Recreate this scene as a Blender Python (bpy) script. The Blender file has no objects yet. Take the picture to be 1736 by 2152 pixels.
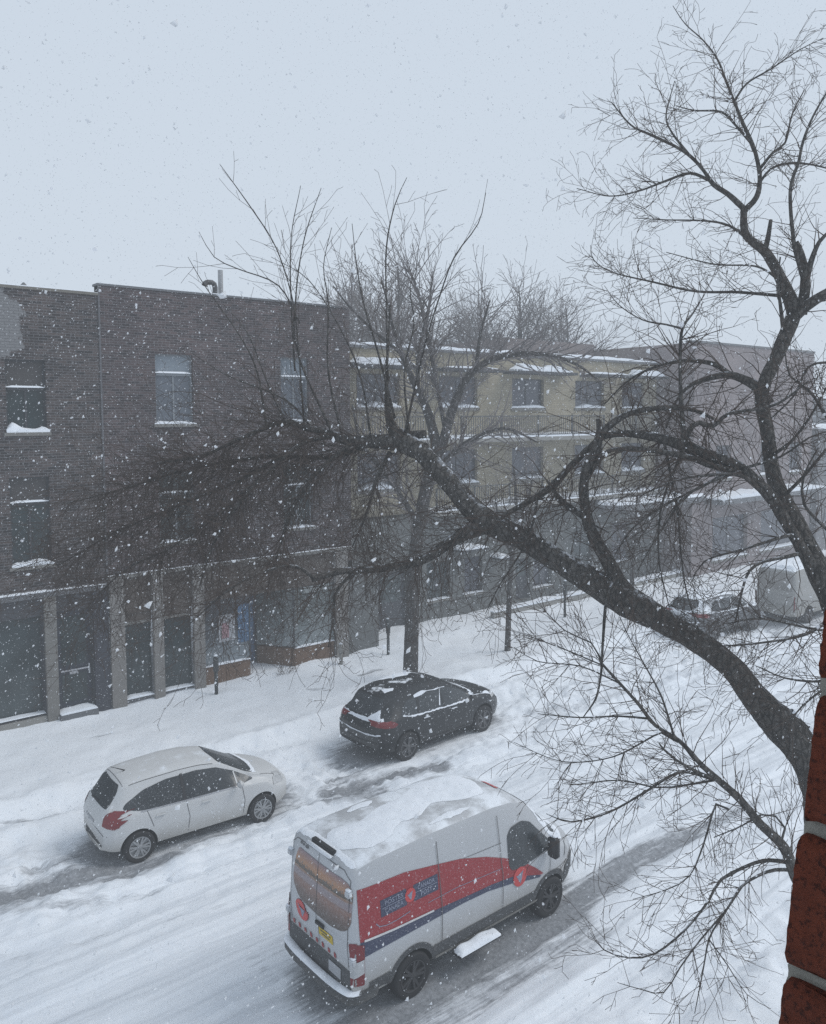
import bpy, bmesh, math, random
import numpy as np
from mathutils import Vector, Matrix, noise
from mathutils.bvhtree import BVHTree
from mathutils.geometry import tessellate_polygon
random.seed(7)
PI = math.pi
SC = bpy.context.scene
COL = SC.collection
D = bpy.data

# ------------------------------------------------------------------ camera model (third-floor window)
H = 8.5
F = 1736.0
CY = 995.0
_y, _p, _r = math.radians(51.0), math.radians(-4.0), math.radians(-0.3)
FW = Vector((math.cos(_y)*math.cos(_p), math.sin(_y)*math.cos(_p), math.sin(_p)))
_rt0 = Vector((math.sin(_y), -math.cos(_y), 0))
_up0 = _rt0.cross(FW)
RT = _rt0*math.cos(_r) + _up0*math.sin(_r)
UP = _up0*math.cos(_r) - _rt0*math.sin(_r)
CAM = Vector((0, 0, H))
def ray(px, py): return FW + RT*((px-868)/F) - UP*((py-CY)/F)
def at(px, py, d): return CAM + ray(px, py)*d
def on_y(px, py, Y):
    r = ray(px, py); return CAM + r*(Y/r.y)
def on_z(px, py, Z=0.0):
    r = ray(px, py); return CAM + r*((Z-H)/r.z)
cam_d = D.cameras.new('camera'); cam = D.objects.new('camera', cam_d); COL.objects.link(cam)
cam.matrix_world = Matrix.Translation(CAM) @ Matrix((RT, UP, -FW)).transposed().to_4x4()
cam_d.sensor_width = 36; cam_d.sensor_fit = 'HORIZONTAL'; cam_d.lens = 36.0
cam_d.shift_y = (CY-1076)/1736.0
cam_d.clip_start = 0.05; cam_d.clip_end = 5000
SC.camera = cam
SC.view_settings.view_transform = 'Standard'; SC.view_settings.look = 'None'; SC.view_settings.exposure = 0
SC.render.film_transparent = False

# ------------------------------------------------------------------ material helpers
def srgb(r, g, b):
    f = lambda c: (c/255/12.92) if c/255 <= .04045 else ((c/255+.055)/1.055)**2.4
    return (f(r), f(g), f(b), 1)
HAZE = srgb(206, 217, 229)
MATS = {}
class NT:
    def __init__(s, name):
        s.m = D.materials.new(name); s.m.use_nodes = True; s.t = s.m.node_tree
        for n in list(s.t.nodes): s.t.nodes.remove(n)
        s.out = s.n('ShaderNodeOutputMaterial')
    def n(s, typ, **kw):
        nd = s.t.nodes.new(typ)
        for k, v in kw.items():
            if k.startswith('i_'):
                key = k[2:]; key = int(key) if key.isdigit() else key.replace('_', ' ')
                nd.inputs[key].default_value = v
            else: setattr(nd, k, v)
        return nd
    def l(s, a, b): s.t.links.new(a, b)
    def ramp(s, fac, stops, interp='LINEAR'):
        r = s.n('ShaderNodeValToRGB'); r.color_ramp.interpolation = interp
        e = r.color_ramp.elements
        while len(e) < len(stops): e.new(.5)
        for i, (p, c) in enumerate(stops):
            e[i].position = p; e[i].color = c if len(c) == 4 else (*c, 1)
        s.l(fac, r.inputs[0]); return r.outputs[0]
    def noise(s, vec, scale, detail=4, rough=.55, dist=0):
        n = s.n('ShaderNodeTexNoise', i_Scale=scale, i_Detail=detail, i_Roughness=rough, i_Distortion=dist)
        s.l(vec, n.inputs['Vector']); return n.outputs['Fac']
    def math(s, op, a, b=0.0, clamp=False):
        n = s.n('ShaderNodeMath', operation=op, use_clamp=clamp)
        for i, v in enumerate((a, b)):
            if isinstance(v, (int, float)): n.inputs[i].default_value = v
            else: s.l(v, n.inputs[i])
        return n.outputs[0]
    def mix(s, fac, a, b, mode='MIX'):
        n = s.n('ShaderNodeMix', data_type='RGBA', blend_type=mode)
        for v, k in ((fac, 0), (a, 6), (b, 7)):
            if isinstance(v, (int, float)): n.inputs[k].default_value = v
            elif isinstance(v, (tuple, list)): n.inputs[k].default_value = v if len(v) == 4 else (*v, 1)
            else: s.l(v, n.inputs[k])
        return n.outputs[2]
    def bump(s, h, strength=.3, dist=.02):
        b = s.n('ShaderNodeBump', i_Strength=strength, i_Distance=dist); s.l(h, b.inputs['Height']); return b.outputs[0]
    def fin(s, col, rough=.6, metal=0, normal=None, spec=.5):
        b = s.n('ShaderNodeBsdfPrincipled')
        for v, k in ((col, 'Base Color'), (rough, 'Roughness'), (metal, 'Metallic'), (spec, 'Specular IOR Level')):
            if isinstance(v, (int, float)): b.inputs[k].default_value = v
            elif isinstance(v, (tuple, list)): b.inputs[k].default_value = v if len(v) == 4 else (*v, 1)
            else: s.l(v, b.inputs[k])
        if normal is not None: s.l(normal, b.inputs['Normal'])
        s.l(b.outputs[0], s.out.inputs[0]); return s.m
    def obj(s): return s.n('ShaderNodeTexCoord').outputs['Object']
    def pos(s): return s.n('ShaderNodeNewGeometry').outputs['Position']
    def sep(s, v):
        n = s.n('ShaderNodeSeparateXYZ'); s.l(v, n.inputs[0]); return n.outputs
SNOW = (.80, .845, .90)
def up_mask(t, lo, hi, nscale, nthr, width=.12, vec=None):
    """1 where the surface faces up and the drifting noise lets snow lie."""
    z = t.sep(t.n('ShaderNodeNewGeometry').outputs['Normal'])[2]
    m = t.n('ShaderNodeMapRange', i_1=lo, i_2=hi); t.l(z, m.inputs[0])
    n = t.noise(vec or t.obj(), nscale, 5, .6)
    k = t.n('ShaderNodeMapRange', i_1=nthr, i_2=nthr+width); t.l(n, k.inputs[0])
    return t.math('MULTIPLY', m.outputs[0], k.outputs[0], True)
def plain(name, col, rough=.6, metal=0, var=.25, nscale=6, bump=0, snow=None, spec=.4):
    key = name
    if key in MATS: return MATS[key]
    t = NT(name); v = t.obj()
    n = t.noise(v, nscale, 6, .65)
    c = t.mix(n, tuple(x*(1-var) for x in col), tuple(min(1, x*(1+var)) for x in col))
    r = rough
    if snow: c = t.mix(up_mask(t, *snow), c, SNOW)
    nb = t.bump(t.noise(v, nscale*6, 4), .4, bump) if bump else None
    MATS[key] = t.fin(c, r, metal, nb, spec); return MATS[key]
def snow_mat():
    t = NT('snow'); v = t.pos()
    a = t.n('ShaderNodeAttribute', attribute_name='slush_shade').outputs['Fac']
    n1 = t.noise(v, 3.0, 8, .7); n2 = t.noise(v, .35, 4, .5); n3 = t.noise(v, 14, 5, .7)
    mp2 = t.n('ShaderNodeMapping'); mp2.inputs['Scale'].default_value = (.10, 3.2, 1); t.l(v, mp2.inputs[0])
    rt_ = t.noise(mp2.outputs[0], 1.4, 6, .7)
    c = t.mix(n2, (.81, .85, .895), (.88, .90, .93))
    yy = t.sep(v)[1]; lane = t.math('MULTIPLY', t.math('GREATER_THAN', yy, 6.6), t.math('LESS_THAN', yy, 15.2))
    c = t.mix(t.math('MULTIPLY', t.ramp(rt_, [(.44, (0, 0, 0)), (.60, (1, 1, 1))]), t.math('MULTIPLY', lane, .52)), c, (.50, .53, .575))
    c = t.mix(t.ramp(n3, [(.3, (0, 0, 0)), (.75, (1, 1, 1))]), t.mix(.5, c, (.70, .76, .83)), c)
    # streaky slush: stretched along the street
    mp = t.n('ShaderNodeMapping', vector_type='POINT'); mp.inputs['Scale'].default_value = (.55, 7.0, 1); t.l(v, mp.inputs[0])
    st = t.noise(mp.outputs[0], 1.6, 7, .72)
    f = t.math('ADD', a, t.math('MULTIPLY', t.math('SUBTRACT', st, .5), 1.5))
    f = t.math('ADD', f, t.math('MULTIPLY', t.math('SUBTRACT', n1, .5), .7))
    f = t.math('MULTIPLY', t.ramp(f, [(.34, (0, 0, 0)), (.8, (1, 1, 1))]), t.ramp(a, [(.04, (0, 0, 0)), (.3, (1, 1, 1))]))
    sc_ = t.mix(t.ramp(n3, [(.35, (0, 0, 0)), (.7, (1, 1, 1))]), (.10, .105, .115), (.27, .285, .31))
    c = t.mix(t.math('MULTIPLY', f, .86), c, sc_)
    h = t.math('ADD', t.math('MULTIPLY', n1, .6), t.math('MULTIPLY', n3, .3))
    return t.fin(c, .85, 0, t.bump(h, .55, .06), .2)
M_GROUND = snow_mat()
def clean_snow():
    t = NT('settled_snow'); v = t.pos()
    n = t.noise(v, 9, 6, .65)
    return t.fin(t.mix(n, (.74, .79, .86), (.85, .88, .92)), .85, 0, t.bump(n, .4, .03), .2)
M_SNOW = clean_snow()
def brick_mat(name, c1, c2, mortar, course=.072, width=.23, axis='xz', snow=0.0, seed=0.0, patch=None):
    t = NT(name); p = t.pos(); s = t.sep(p)
    cmb = t.n('ShaderNodeCombineXYZ')
    t.l(s[0] if axis == 'xz' else s[1], cmb.inputs[0]); t.l(s[2], cmb.inputs[1]); cmb.inputs[2].default_value = seed
    b = t.n('ShaderNodeTexBrick', i_Scale=1.0); b.offset = .5
    b.inputs['Mortar Size'].default_value = .008; b.inputs['Mortar Smooth'].default_value = .3
    b.inputs['Brick Width'].default_value = width; b.inputs['Row Height'].default_value = course
    b.inputs['Color1'].default_value = (*c1, 1); b.inputs['Color2'].default_value = (*c2, 1); b.inputs['Mortar'].default_value = (*mortar, 1)
    t.l(cmb.outputs[0], b.inputs['Vector'])
    n = t.noise(p, .5, 6, .6); c = t.mix(t.ramp(n, [(.3, (.72, .72, .72)), (.7, (1.12, 1.1, 1.08))]), (0, 0, 0), b.outputs['Color'], 'MIX')
    m = t.n('ShaderNodeMix', data_type='RGBA', blend_type='MULTIPLY'); m.inputs[0].default_value = 1
    t.l(b.outputs['Color'], m.inputs[6]); t.l(t.ramp(n, [(.3, (.7, .7, .72)), (.7, (1.2, 1.15, 1.12))]), m.inputs[7])
    c = m.outputs[2]
    # wind-driven snow caught on the brick arrises
    n3 = t.noise(p, 9, 8, .8); n4 = t.noise(p, 38, 4, .8)
    k = t.math('MULTIPLY', t.ramp(n4, [(.52, (0, 0, 0)), (.72, (1, 1, 1))]), t.ramp(n3, [(.42, (0, 0, 0)), (.62, (1, 1, 1))]))
    c = t.mix(t.math('MULTIPLY', k, snow), c, (.6, .64, .7))
    if patch:
        # pale painted / plastered area around one point
        d = t.n('ShaderNodeVectorMath', operation='DISTANCE'); t.l(p, d.inputs[0]); d.inputs[1].default_value = patch[0]
        dd = t.math('ADD', d.outputs['Value'], t.math('MULTIPLY', t.noise(p, 2.2, 8, .7), 1.3))
        c = t.mix(t.ramp(dd, [(0.0, (1, 1, 1)), (1, (0, 0, 0))], 'CONSTANT') if 0 else t.math('LESS_THAN', dd, patch[1]), c, t.mix(b.outputs['Fac'], (.20, .20, .205), (.12, .12, .125)))
    return t.fin(c, .9, 0, t.bump(b.outputs['Fac'], -.4, .01), .15)
def glass_mat(name, col, rough=.08, var=.5, scale=.8):
    if name in MATS: return MATS[name]
    t = NT(name); v = t.pos()
    n = t.noise(v, scale, 4, .6)
    c = t.mix(n, tuple(x*(1-var) for x in col), tuple(x*(1+var) for x in col))
    MATS[name] = t.fin(c, rough, 0, None, .35); return MATS[name]
def bark_mat(name, a, b, snow_lo=.72, thr=.5, scale=1.0):
    t = NT(name); v = t.obj()
    mp = t.n('ShaderNodeMapping'); mp.inputs['Scale'].default_value = (1, 1, .45); t.l(v, mp.inputs[0])
    w = t.n('ShaderNodeTexVoronoi', i_Scale=13*scale, feature='DISTANCE_TO_EDGE'); t.l(mp.outputs[0], w.inputs['Vector'])
    n = t.noise(v, 13*scale, 8, .8); n2 = t.noise(v, 3.0, 4)
    c = t.mix(t.ramp(n, [(.38, (0, 0, 0)), (.64, (1, 1, 1))]), a, b)
    c = t.mix(t.ramp(w.outputs['Distance'], [(.0, (1, 1, 1)), (.12, (0, 0, 0))]), c, tuple(x*.35 for x in a))
    c = t.mix(t.math('MULTIPLY', n2, .35), c, tuple(x*1.5 for x in b))
    k = up_mask(t, snow_lo, snow_lo+.18, 7.0, thr, .08)
    c = t.mix(k, c, (.8, .84, .9))
    # powder caught in the bark
    n4 = t.noise(v, 27*scale, 4, .8)
    c = t.mix(t.math('MULTIPLY', t.ramp(n4, [(.60, (0, 0, 0)), (.68, (1, 1, 1))]), .75), c, (.5, .52, .55))
    return t.fin(c, .95, 0, t.bump(t.math('ADD', n, t.math('MULTIPLY', w.outputs['Distance'], 2.5)), 1.0, .09), .1)
def paint(name, col, rough=.3, dirt=0.0, dirt_z=.7, snow=None, dust=.15, fleck=.35):
    t = NT(name); v = t.obj(); s = t.sep(v)
    n = t.noise(v, 2.2, 6, .65); n2 = t.noise(v, 40, 4, .7)
    c = t.mix(t.math('MULTIPLY', n, dust), col, (.5, .52, .54))
    if dirt:
        m = t.n('ShaderNodeMapRange', i_1=dirt_z, i_2=dirt_z*.3); t.l(s[2], m.inputs[0])
        k = t.math('MULTIPLY', m.outputs[0], t.ramp(n, [(.25, (.5, .5, .5)), (.7, (1, 1, 1))]), True)
        c = t.mix(t.math('MULTIPLY', k, dirt), c, (.30, .27, .22))
    c = t.mix(t.math('MULTIPLY', t.ramp(n2, [(.56, (0, 0, 0)), (.70, (1, 1, 1))]), fleck), c, (.7, .73, .77))
    if snow: c = t.mix(up_mask(t, *snow), c, SNOW)
    return t.fin(c, t.math('ADD', t.math('MULTIPLY', n, .35), rough), 0, None, .5)

# ------------------------------------------------------------------ object helpers
def tag(o, label=None, cat=None, group=None, kind=None):
    if label: o['label'] = label
    if cat: o['category'] = cat
    if group: o['group'] = group
    if kind: o['kind'] = kind
    return o
def thing(name, label, cat, loc=(0, 0, 0), rz=0, group=None):
    o = D.objects.new(name, None); COL.objects.link(o); o.location = loc; o.rotation_euler = (0, 0, rz)
    return tag(o, label, cat, group)
class MB:
    def __init__(s): s.v = []; s.f = []; s.m = []
    def add(s, vs, fs, mi=0):
        k = len(s.v); s.v += [tuple(v) for v in vs]; s.f += [tuple(i+k for i in f) for f in fs]; s.m += [mi]*len(fs); return s
    def box(s, x0, x1, y0, y1, z0, z1, mi=0):
        vs = [(x, y, z) for x in (x0, x1) for y in (y0, y1) for z in (z0, z1)]
        return s.add(vs, [(0, 1, 3, 2), (4, 6, 7, 5), (0, 4, 5, 1), (2, 3, 7, 6), (0, 2, 6, 4), (1, 5, 7, 3)], mi)
    def quad(s, *p, mi=0): return s.add(p, [tuple(range(len(p)))], mi)
    def tube(s, pts, rad, sides=8, cap=True, mi=0, rough=0.0, seed=0):
        n = len(pts); k = len(s.v)
        pts = [Vector(p) for p in pts]
        t = (pts[1]-pts[0]).normalized()
        a = t.cross(Vector((0, 0, 1)));
        if a.length < .05: a = t.cross(Vector((1, 0, 0)))
        a.normalize()
        for i in range(n):
            if 0 < i < n-1: t2 = pts[i+1]-pts[i-1]
            elif i == 0: t2 = pts[1]-pts[0]
            else: t2 = pts[-1]-pts[-2]
            if t2.length > 1e-9: t2.normalize()
            else: t2 = t
            a = (a - t2*a.dot(t2))
            if a.length < 1e-6: a = t2.orthogonal()
            a.normalize(); b = t2.cross(a); r = rad[i] if hasattr(rad, '__len__') else rad
            for j in range(sides):
                q = 2*PI*j/sides; rr = r
                if rough:
                    d = a*math.cos(q)+b*math.sin(q)
                    pp = pts[i]+d*r
                    rr = r*(1+rough*noise.noise(pp*6+Vector((seed, 0, 0)))+rough*.7*noise.noise(pp*19))
                v = pts[i]+(a*math.cos(q)+b*math.sin(q))*rr
                s.v.append((v.x, v.y, v.z))
        for i in range(n-1):
            for j in range(sides):
                j2 = (j+1) % sides
                s.f.append((k+i*sides+j, k+i*sides+j2, k+(i+1)*sides+j2, k+(i+1)*sides+j)); s.m.append(mi)
        if cap:
            s.f.append(tuple(k+j for j in reversed(range(sides)))); s.m.append(mi)
            s.f.append(tuple(k+(n-1)*sides+j for j in range(sides))); s.m.append(mi)
        return s
    def build(s, name, mats, parent=None, smooth=False, sharp=None, bevel=0):
        me = D.meshes.new(name); me.from_pydata(s.v, [], s.f)
        mats = mats if isinstance(mats, (list, tuple)) else [mats]
        for m in mats: me.materials.append(m)
        if len(mats) > 1: me.polygons.foreach_set('material_index', s.m)
        if bevel:
            bm = bmesh.new(); bm.from_mesh(me); bmesh.ops.remove_doubles(bm, verts=bm.verts, dist=1e-5)
            es = [e for e in bm.edges if len(e.link_faces) == 2 and e.calc_face_angle(0) > .6]
            bmesh.ops.bevel(bm, geom=es, offset=bevel, segments=2, affect='EDGES'); bm.to_mesh(me); bm.free()
        if smooth: me.polygons.foreach_set('use_smooth', [True]*len(me.polygons))
        me.update()
        if sharp: me.set_sharp_from_angle(angle=math.radians(sharp))
        o = D.objects.new(name, me); COL.objects.link(o)
        if parent: o.parent = parent
        return o
def lathe(prof, seg=32, axis='y'):
    """profile of (r, h) revolved about the y axis"""
    m = MB(); vs = []; fs = []; n = len(prof)
    for i in range(seg):
        q = 2*PI*i/seg
        for r, h in prof: vs.append((r*math.cos(q), h, r*math.sin(q)))
    for i in range(seg):
        i2 = (i+1) % seg
        for j in range(n-1): fs.append((i*n+j, i*n+j+1, i2*n+j+1, i2*n+j))
    return m.add(vs, fs)
def copy_tree(o, parent=None):
    c = o.copy(); COL.objects.link(c)
    if parent: c.parent = parent
    for ch in list(o.children): copy_tree(ch, c)
    return c
def lerp_table(tab, x, smooth=True):
    if x <= tab[0][0]: return tab[0][1]
    for (a, va), (b, vb) in zip(tab, tab[1:]):
        if x <= b:
            t = (x-a)/(b-a) if b > a else 0
            return va+(vb-va)*t
    return tab[-1][1]
def soft(tab, x, w=.05):
    return sum(lerp_table(tab, x+w*k)*q for k, q in ((-2, .1), (-1, .2), (0, .4), (1, .2), (2, .1)))
def catmull(P, step):
    out = []
    P = [P[0]+(P[0]-P[1])] + P + [P[-1]+(P[-1]-P[-2])]
    for i in range(1, len(P)-2):
        a, b, c, d = P[i-1:i+3]; L = (Vector(c[:3])-Vector(b[:3])).length; n = max(1, int(L/step))
        for k in range(n):
            t = k/n
            out.append(.5*((2*b)+(c-a)*t+(2*a-5*b+4*c-d)*t*t+(3*b-a-3*c+d)*t**3))
    out.append(P[-2]); return out

# ------------------------------------------------------------------ world, sun, haze
w = D.worlds.new('World'); SC.world = w; w.use_nodes = True
nt = w.node_tree
for n in list(nt.nodes): nt.nodes.remove(n)
wo = nt.nodes.new('ShaderNodeOutputWorld'); bg1 = nt.nodes.new('ShaderNodeBackground'); bg2 = nt.nodes.new('ShaderNodeBackground'); ms = nt.nodes.new('ShaderNodeAddShader')
sky = nt.nodes.new('ShaderNodeTexSky'); sky.sky_type = 'NISHITA'; sky.sun_disc = False
SUN_EL, SUN_ROT = math.radians(48), math.radians(120)
sky.sun_elevation = SUN_EL; sky.sun_rotation = SUN_ROT
nt.links.new(sky.outputs[0], bg1.inputs[0]); bg1.inputs[1].default_value = .05*.35
bg2.inputs[0].default_value = HAZE; bg2.inputs[1].default_value = .92
nt.links.new(bg1.outputs[0], ms.inputs[0]); nt.links.new(bg2.outputs[0], ms.inputs[1]); nt.links.new(ms.outputs[0], wo.inputs[0])
sl = D.lights.new('sun', 'SUN'); sl.energy = 2.3; sl.angle = math.radians(30); sl.color = (1, .97, .93)
so = D.objects.new('sun', sl); COL.objects.link(so)
sd = Vector((math.sin(SUN_ROT)*math.cos(SUN_EL), math.cos(SUN_ROT)*math.cos(SUN_EL), math.sin(SUN_EL)))
so.rotation_euler = sd.to_track_quat('Z', 'Y').to_euler()

SIG = .0040
t = NT('snow_haze')
ab = t.n('ShaderNodeVolumeAbsorption', i_Density=SIG); ab.inputs['Color'].default_value = (0, 0, 0, 1)
em = t.n('ShaderNodeEmission', i_Strength=SIG); em.inputs['Color'].default_value = HAZE
ad = t.n('ShaderNodeAddShader'); t.l(ab.outputs[0], ad.inputs[0]); t.l(em.outputs[0], ad.inputs[1]); t.l(ad.outputs[0], t.out.inputs['Volume'])
tag(MB().box(-950, 950, -950, 950, -3, 115).build('haze', t.m), kind='structure')

# ------------------------------------------------------------------ ground
def slush_shade_list():
    g = lambda a, b: on_z(a, b, .02)
    L = []   # (p, q, halfwidth, strength)
    def seg(a, b, wd, st): A, B = g(*a), g(*b); L.append((A.x, A.y, B.x, B.y, wd, st))
    L.append((6.6, 9.9, 10.6, 9.95, .72, 1.15)); L.append((5.2, 9.0, 10.6, 8.95, .42, 1.0)); L.append((9.8, 8.95, 11.8, 9.1, .26, .95)); L.append((6.5, 8.4, 10.5, 8.4, .3, .6))
    seg((1150, 1930), (1320, 1810), .27, .95); seg((1320, 1810), (1450, 1745), .25, .85); seg((1450, 1745), (1560, 1690), .24, .62); seg((1560, 1690), (1640, 1655), .25, .4)
    seg((560, 2010), (640, 2060), .5, .35); seg((930, 2125), (1250, 1950), .35, .5)
    seg((700, 1662), (915, 1612), .34, 1.0); seg((685, 1690), (800, 1664), .24, .8); seg((690, 1640), (760, 1622), .2, .6); seg((735, 1600), (830, 1612), .3, .5)
    seg((0, 1935), (330, 1870), .16, .42); seg((0, 2010), (520, 1890), .12, .34); seg((820, 1690), (960, 1640), .2, .5)
    L.append((11.6, 16.5, 15.6, 16.6, .8, .95)); L.append((5.2, 16.0, 8.6, 16.0, .75, .95)); L.append((5.3, 15.25, 9.2, 15.15, .18, .6))
    seg((0, 1890), (240, 1825), .34, .95); seg((120, 1860), (360, 1803), .28, .85); seg((20, 1905), (120, 1882), .2, .6); seg((60, 1835), (190, 1800), .18, .6); seg((0, 1740), (120, 1722), .10, .5)
    seg((565, 1712), (600, 1690), .12, .6)
    seg((1125, 1492), (1215, 1480), .35, .5); seg((1215, 1475), (1330, 1450), .22, .42)
    for a, b, wd, st in (((650, 1462), (680, 1459), .10, .62), ((755, 1432), (800, 1422), .13, .66), ((190, 1570), (235, 1562), .06, .7), ((235, 1560), (290, 1545), .07, .4), ((970, 1385), (1010, 1380), .09, .5), ((1445, 1440), (1480, 1430), .12, .4)): seg(a, b, wd, st)
    seg((1300, 2190), (1660, 1965), .12, .28); L.append((27.2, 17.5, 31, 17.3, .8, .8)); L.append((31.8, 16.5, 37, 16.4, .9, .8)); L.append((30.5, 15.6, 36, 15.4, .3, .6))  # first stroke is the kerb's shadow line, painted as darker snow
    seg((1560, 1310), (1620, 1290), .5, .4)
    return L
SL = slush_shade_list()
def ground_h(X, Y):
    """numpy: height of the snow surface"""
    def sm(a, b, v):
        t = np.clip((v-a)/(b-a), 0, 1); return t*t*(3-2*t)
    z = .30*sm(18.0, 18.9, Y+.15*np.sin(X*.7)) + .22*sm(6.3, 5.7, Y+.1*np.sin(X*.9+1))
    z = z + .10*np.exp(-((Y-18.7)/.35)**2) - .07*np.exp(-((Y-21.0)/.9)**2) + .10*sm(22.2, 23.1, Y)
    rut = 0
    wob = .18*np.sin(X*.21)+.09*np.sin(X*.53+2)
    for yc, wd, dp in ((7.6, .2, .05), (9.05, .24, .07), (10.5, .24, .06), (11.3, .16, .04), (12.2, .24, .06), (13.7, .26, .07), (14.3, .15, .04), (6.8, .12, .03)):
        rut = rut - dp*np.exp(-((Y+wob*(.6+.05*yc)-yc)/wd)**2) + dp*.6*np.exp(-((Y+wob*(.6+.05*yc)-yc-wd*1.7)/(wd*.6))**2)
    z = z + rut
    z = z + .11*np.exp(-((Y-14.75)/.3)**2)*(1+.5*np.sin(X*2.3)) + .16*np.exp(-((Y-17.75)/.35)**2)
    return z
rng = np.random.default_rng(5)
def vnoise(X, Y, s, seed):
    """cheap value noise on a lattice"""
    r = np.random.default_rng(seed); T = r.random((256, 256))
    x = X*s+1000; y = Y*s+1000; xi = np.floor(x).astype(int); yi = np.floor(y).astype(int); fx = x-xi; fy = y-yi
    fx = fx*fx*(3-2*fx); fy = fy*fy*(3-2*fy)
    g = lambda a, b: T[a % 256, b % 256]
    return (g(xi, yi)*(1-fx)+g(xi+1, yi)*fx)*(1-fy)+(g(xi, yi+1)*(1-fx)+g(xi+1, yi+1)*fx)*fy-.5
xs = np.concatenate([np.arange(-4, 34, .085), np.arange(34, 60, .2), np.arange(60, 140, .9)])
ys = np.concatenate([np.arange(-1.2, 4, .2), np.arange(4, 19, .07), np.arange(19, 27, .11)])
GX, GY = np.meshgrid(xs, ys, indexing='ij')
GZ = ground_h(GX, GY)
churn = np.exp(-((GY-15.9)/1.9)**2)+.5*np.exp(-((GY-6.2)/1.0)**2)
foot = np.exp(-((GY-18.4)/.9)**2)*(vnoise(GX, GY, .25, 3)+.5)
road_ = ((GY > 6.6) & (GY < 14.2))
GZ += vnoise(GX, GY, .9, 1)*np.where(road_, .035, .10) + vnoise(GX, GY, 2.3, 2)*(np.where(road_, .018, .05)+.11*churn) + vnoise(GX, GY, 5.5, 4)*(.016+.10*churn) + vnoise(GX, GY, 11, 5)*(.014+.085*churn)
GZ += foot*np.minimum(0, vnoise(GX, GY, 2.8, 6)+.1)*.35
streak = vnoise(GX*.05, GY+.12*np.sin(GX*.3), 3.0, 7)*.10+vnoise(GX*.09, GY+.12*np.sin(GX*.3), 7.0, 8)*.055+vnoise(GX*.6, GY, 9.0, 9)*.02
GZ += streak*((GY > 6.3) & (GY < 15))
SLV = np.zeros_like(GX)
for ax, ay, bx, by, wd, st in SL:
    dx, dy = bx-ax, by-ay; L2 = dx*dx+dy*dy+1e-9
    tt = np.clip(((GX-ax)*dx+(GY-ay)*dy)/L2, 0, 1); dd = np.hypot(GX-ax-tt*dx, GY-ay-tt*dy)
    SLV = np.maximum(SLV, st*np.clip(1.35-dd/wd*.8, 0, 1)*(dd < wd*1.7))
GZ -= .035*np.clip(SLV, 0, 1)
# flatten where vehicles stand so they sit on the packed snow
for x0, x1, y0, y1 in ((5.9, 11.6, 8.7, 10.8), (4.8, 9.0, 15.1, 16.9), (11.2, 16.0, 15.4, 17.5), (27, 31.7, 16.6, 18.5), (31.4, 37.2, 15.3, 17.6)):
    m = 1/(1+np.exp(-np.minimum(np.minimum(GX-x0, x1-GX), np.minimum(GY-y0, y1-GY))*9))
    GZ = GZ*(1-m)+m*(.0+.25*(GZ-GZ.mean())*0)+m*.01
def ground_z(x, y):
    i = int(np.clip(np.searchsorted(xs, x), 0, len(xs)-1)); j = int(np.clip(np.searchsorted(ys, y), 0, len(ys)-1)); return float(GZ[i, j])
nx, ny = GX.shape
def grid_obj(name, j0, j1):
    gx, gy, gz, sv = GX[:, j0:j1+1], GY[:, j0:j1+1], GZ[:, j0:j1+1], SLV[:, j0:j1+1]
    a, b = gx.shape
    idx = np.arange(a*b).reshape(a, b)
    q = np.stack([idx[:-1, :-1], idx[1:, :-1], idx[1:, 1:], idx[:-1, 1:]], -1).reshape(-1, 4)
    me = D.meshes.new(name); me.vertices.add(a*b); me.loops.add(q.size); me.polygons.add(len(q))
    me.vertices.foreach_set('co', np.stack([gx, gy, gz], -1).ravel()); me.loops.foreach_set('vertex_index', q.ravel())
    me.polygons.foreach_set('loop_start', np.arange(0, q.size, 4)); me.update(calc_edges=True); me.validate()
    me.polygons.foreach_set('use_smooth', np.ones(len(q), bool))
    at_ = me.attributes.new('slush_shade', 'FLOAT', 'POINT'); at_.data.foreach_set('value', sv.ravel().astype(np.float32))
    me.materials.append(M_GROUND); o = D.objects.new(name, me); COL.objects.link(o); return tag(o, kind='structure')
j1 = int(np.searchsorted(ys, 6.2)); j2 = int(np.searchsorted(ys, 18.3))
grid_obj('near_pavement', 0, j1); grid_obj('road', j1, j2); grid_obj('far_pavement', j2, ny-1)
tag(MB().quad((-1500, -1500, -.35), (1500, -1500, -.35), (1500, 1500, -.35), (-1500, 1500, -.35)).build('ground', M_SNOW), kind='structure')

# ------------------------------------------------------------------ vehicles
M_TYRE = plain('tyre_rubber', (.022, .022, .024), .8, var=.4, nscale=20, bump=.004, snow=None)
M_RIMD = plain('dark_rim', (.10, .10, .105), .4, var=.4, nscale=15)
M_RIM = plain('alloy_rim', (.34, .35, .36), .35, .3, var=.3, nscale=15)
M_WELL = plain('wheel_well', (.02, .02, .022), .9)
def car_glass():
    t = NT('tinted_car_glass'); v = t.pos(); n = t.noise(v, 5, 5, .7); n2 = t.noise(v, 55, 4, .8); n3 = t.noise(v, 3, 3)
    c = t.mix(n, (.012, .015, .018), (.05, .058, .065)); k = t.math('MULTIPLY', t.ramp(n2, [(.58, (0, 0, 0)), (.66, (1, 1, 1))]), t.ramp(n3, [(.35, (.25, .25, .25)), (.65, (1, 1, 1))]))
    c = t.mix(t.math('MULTIPLY', k, .7), c, (.6, .63, .67)); return t.fin(c, t.math('ADD', .1, t.math('MULTIPLY', n, .25)), 0, None, .45)
M_CGLASS = car_glass()
M_RUB = plain('black_plastic', (.028, .029, .032), .6, var=.35, nscale=8)
M_CHROME = plain('bright_trim', (.5, .5, .52), .25, .8)
M_SEAM = plain('panel_gap', (.12, .12, .125), .8)
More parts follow.
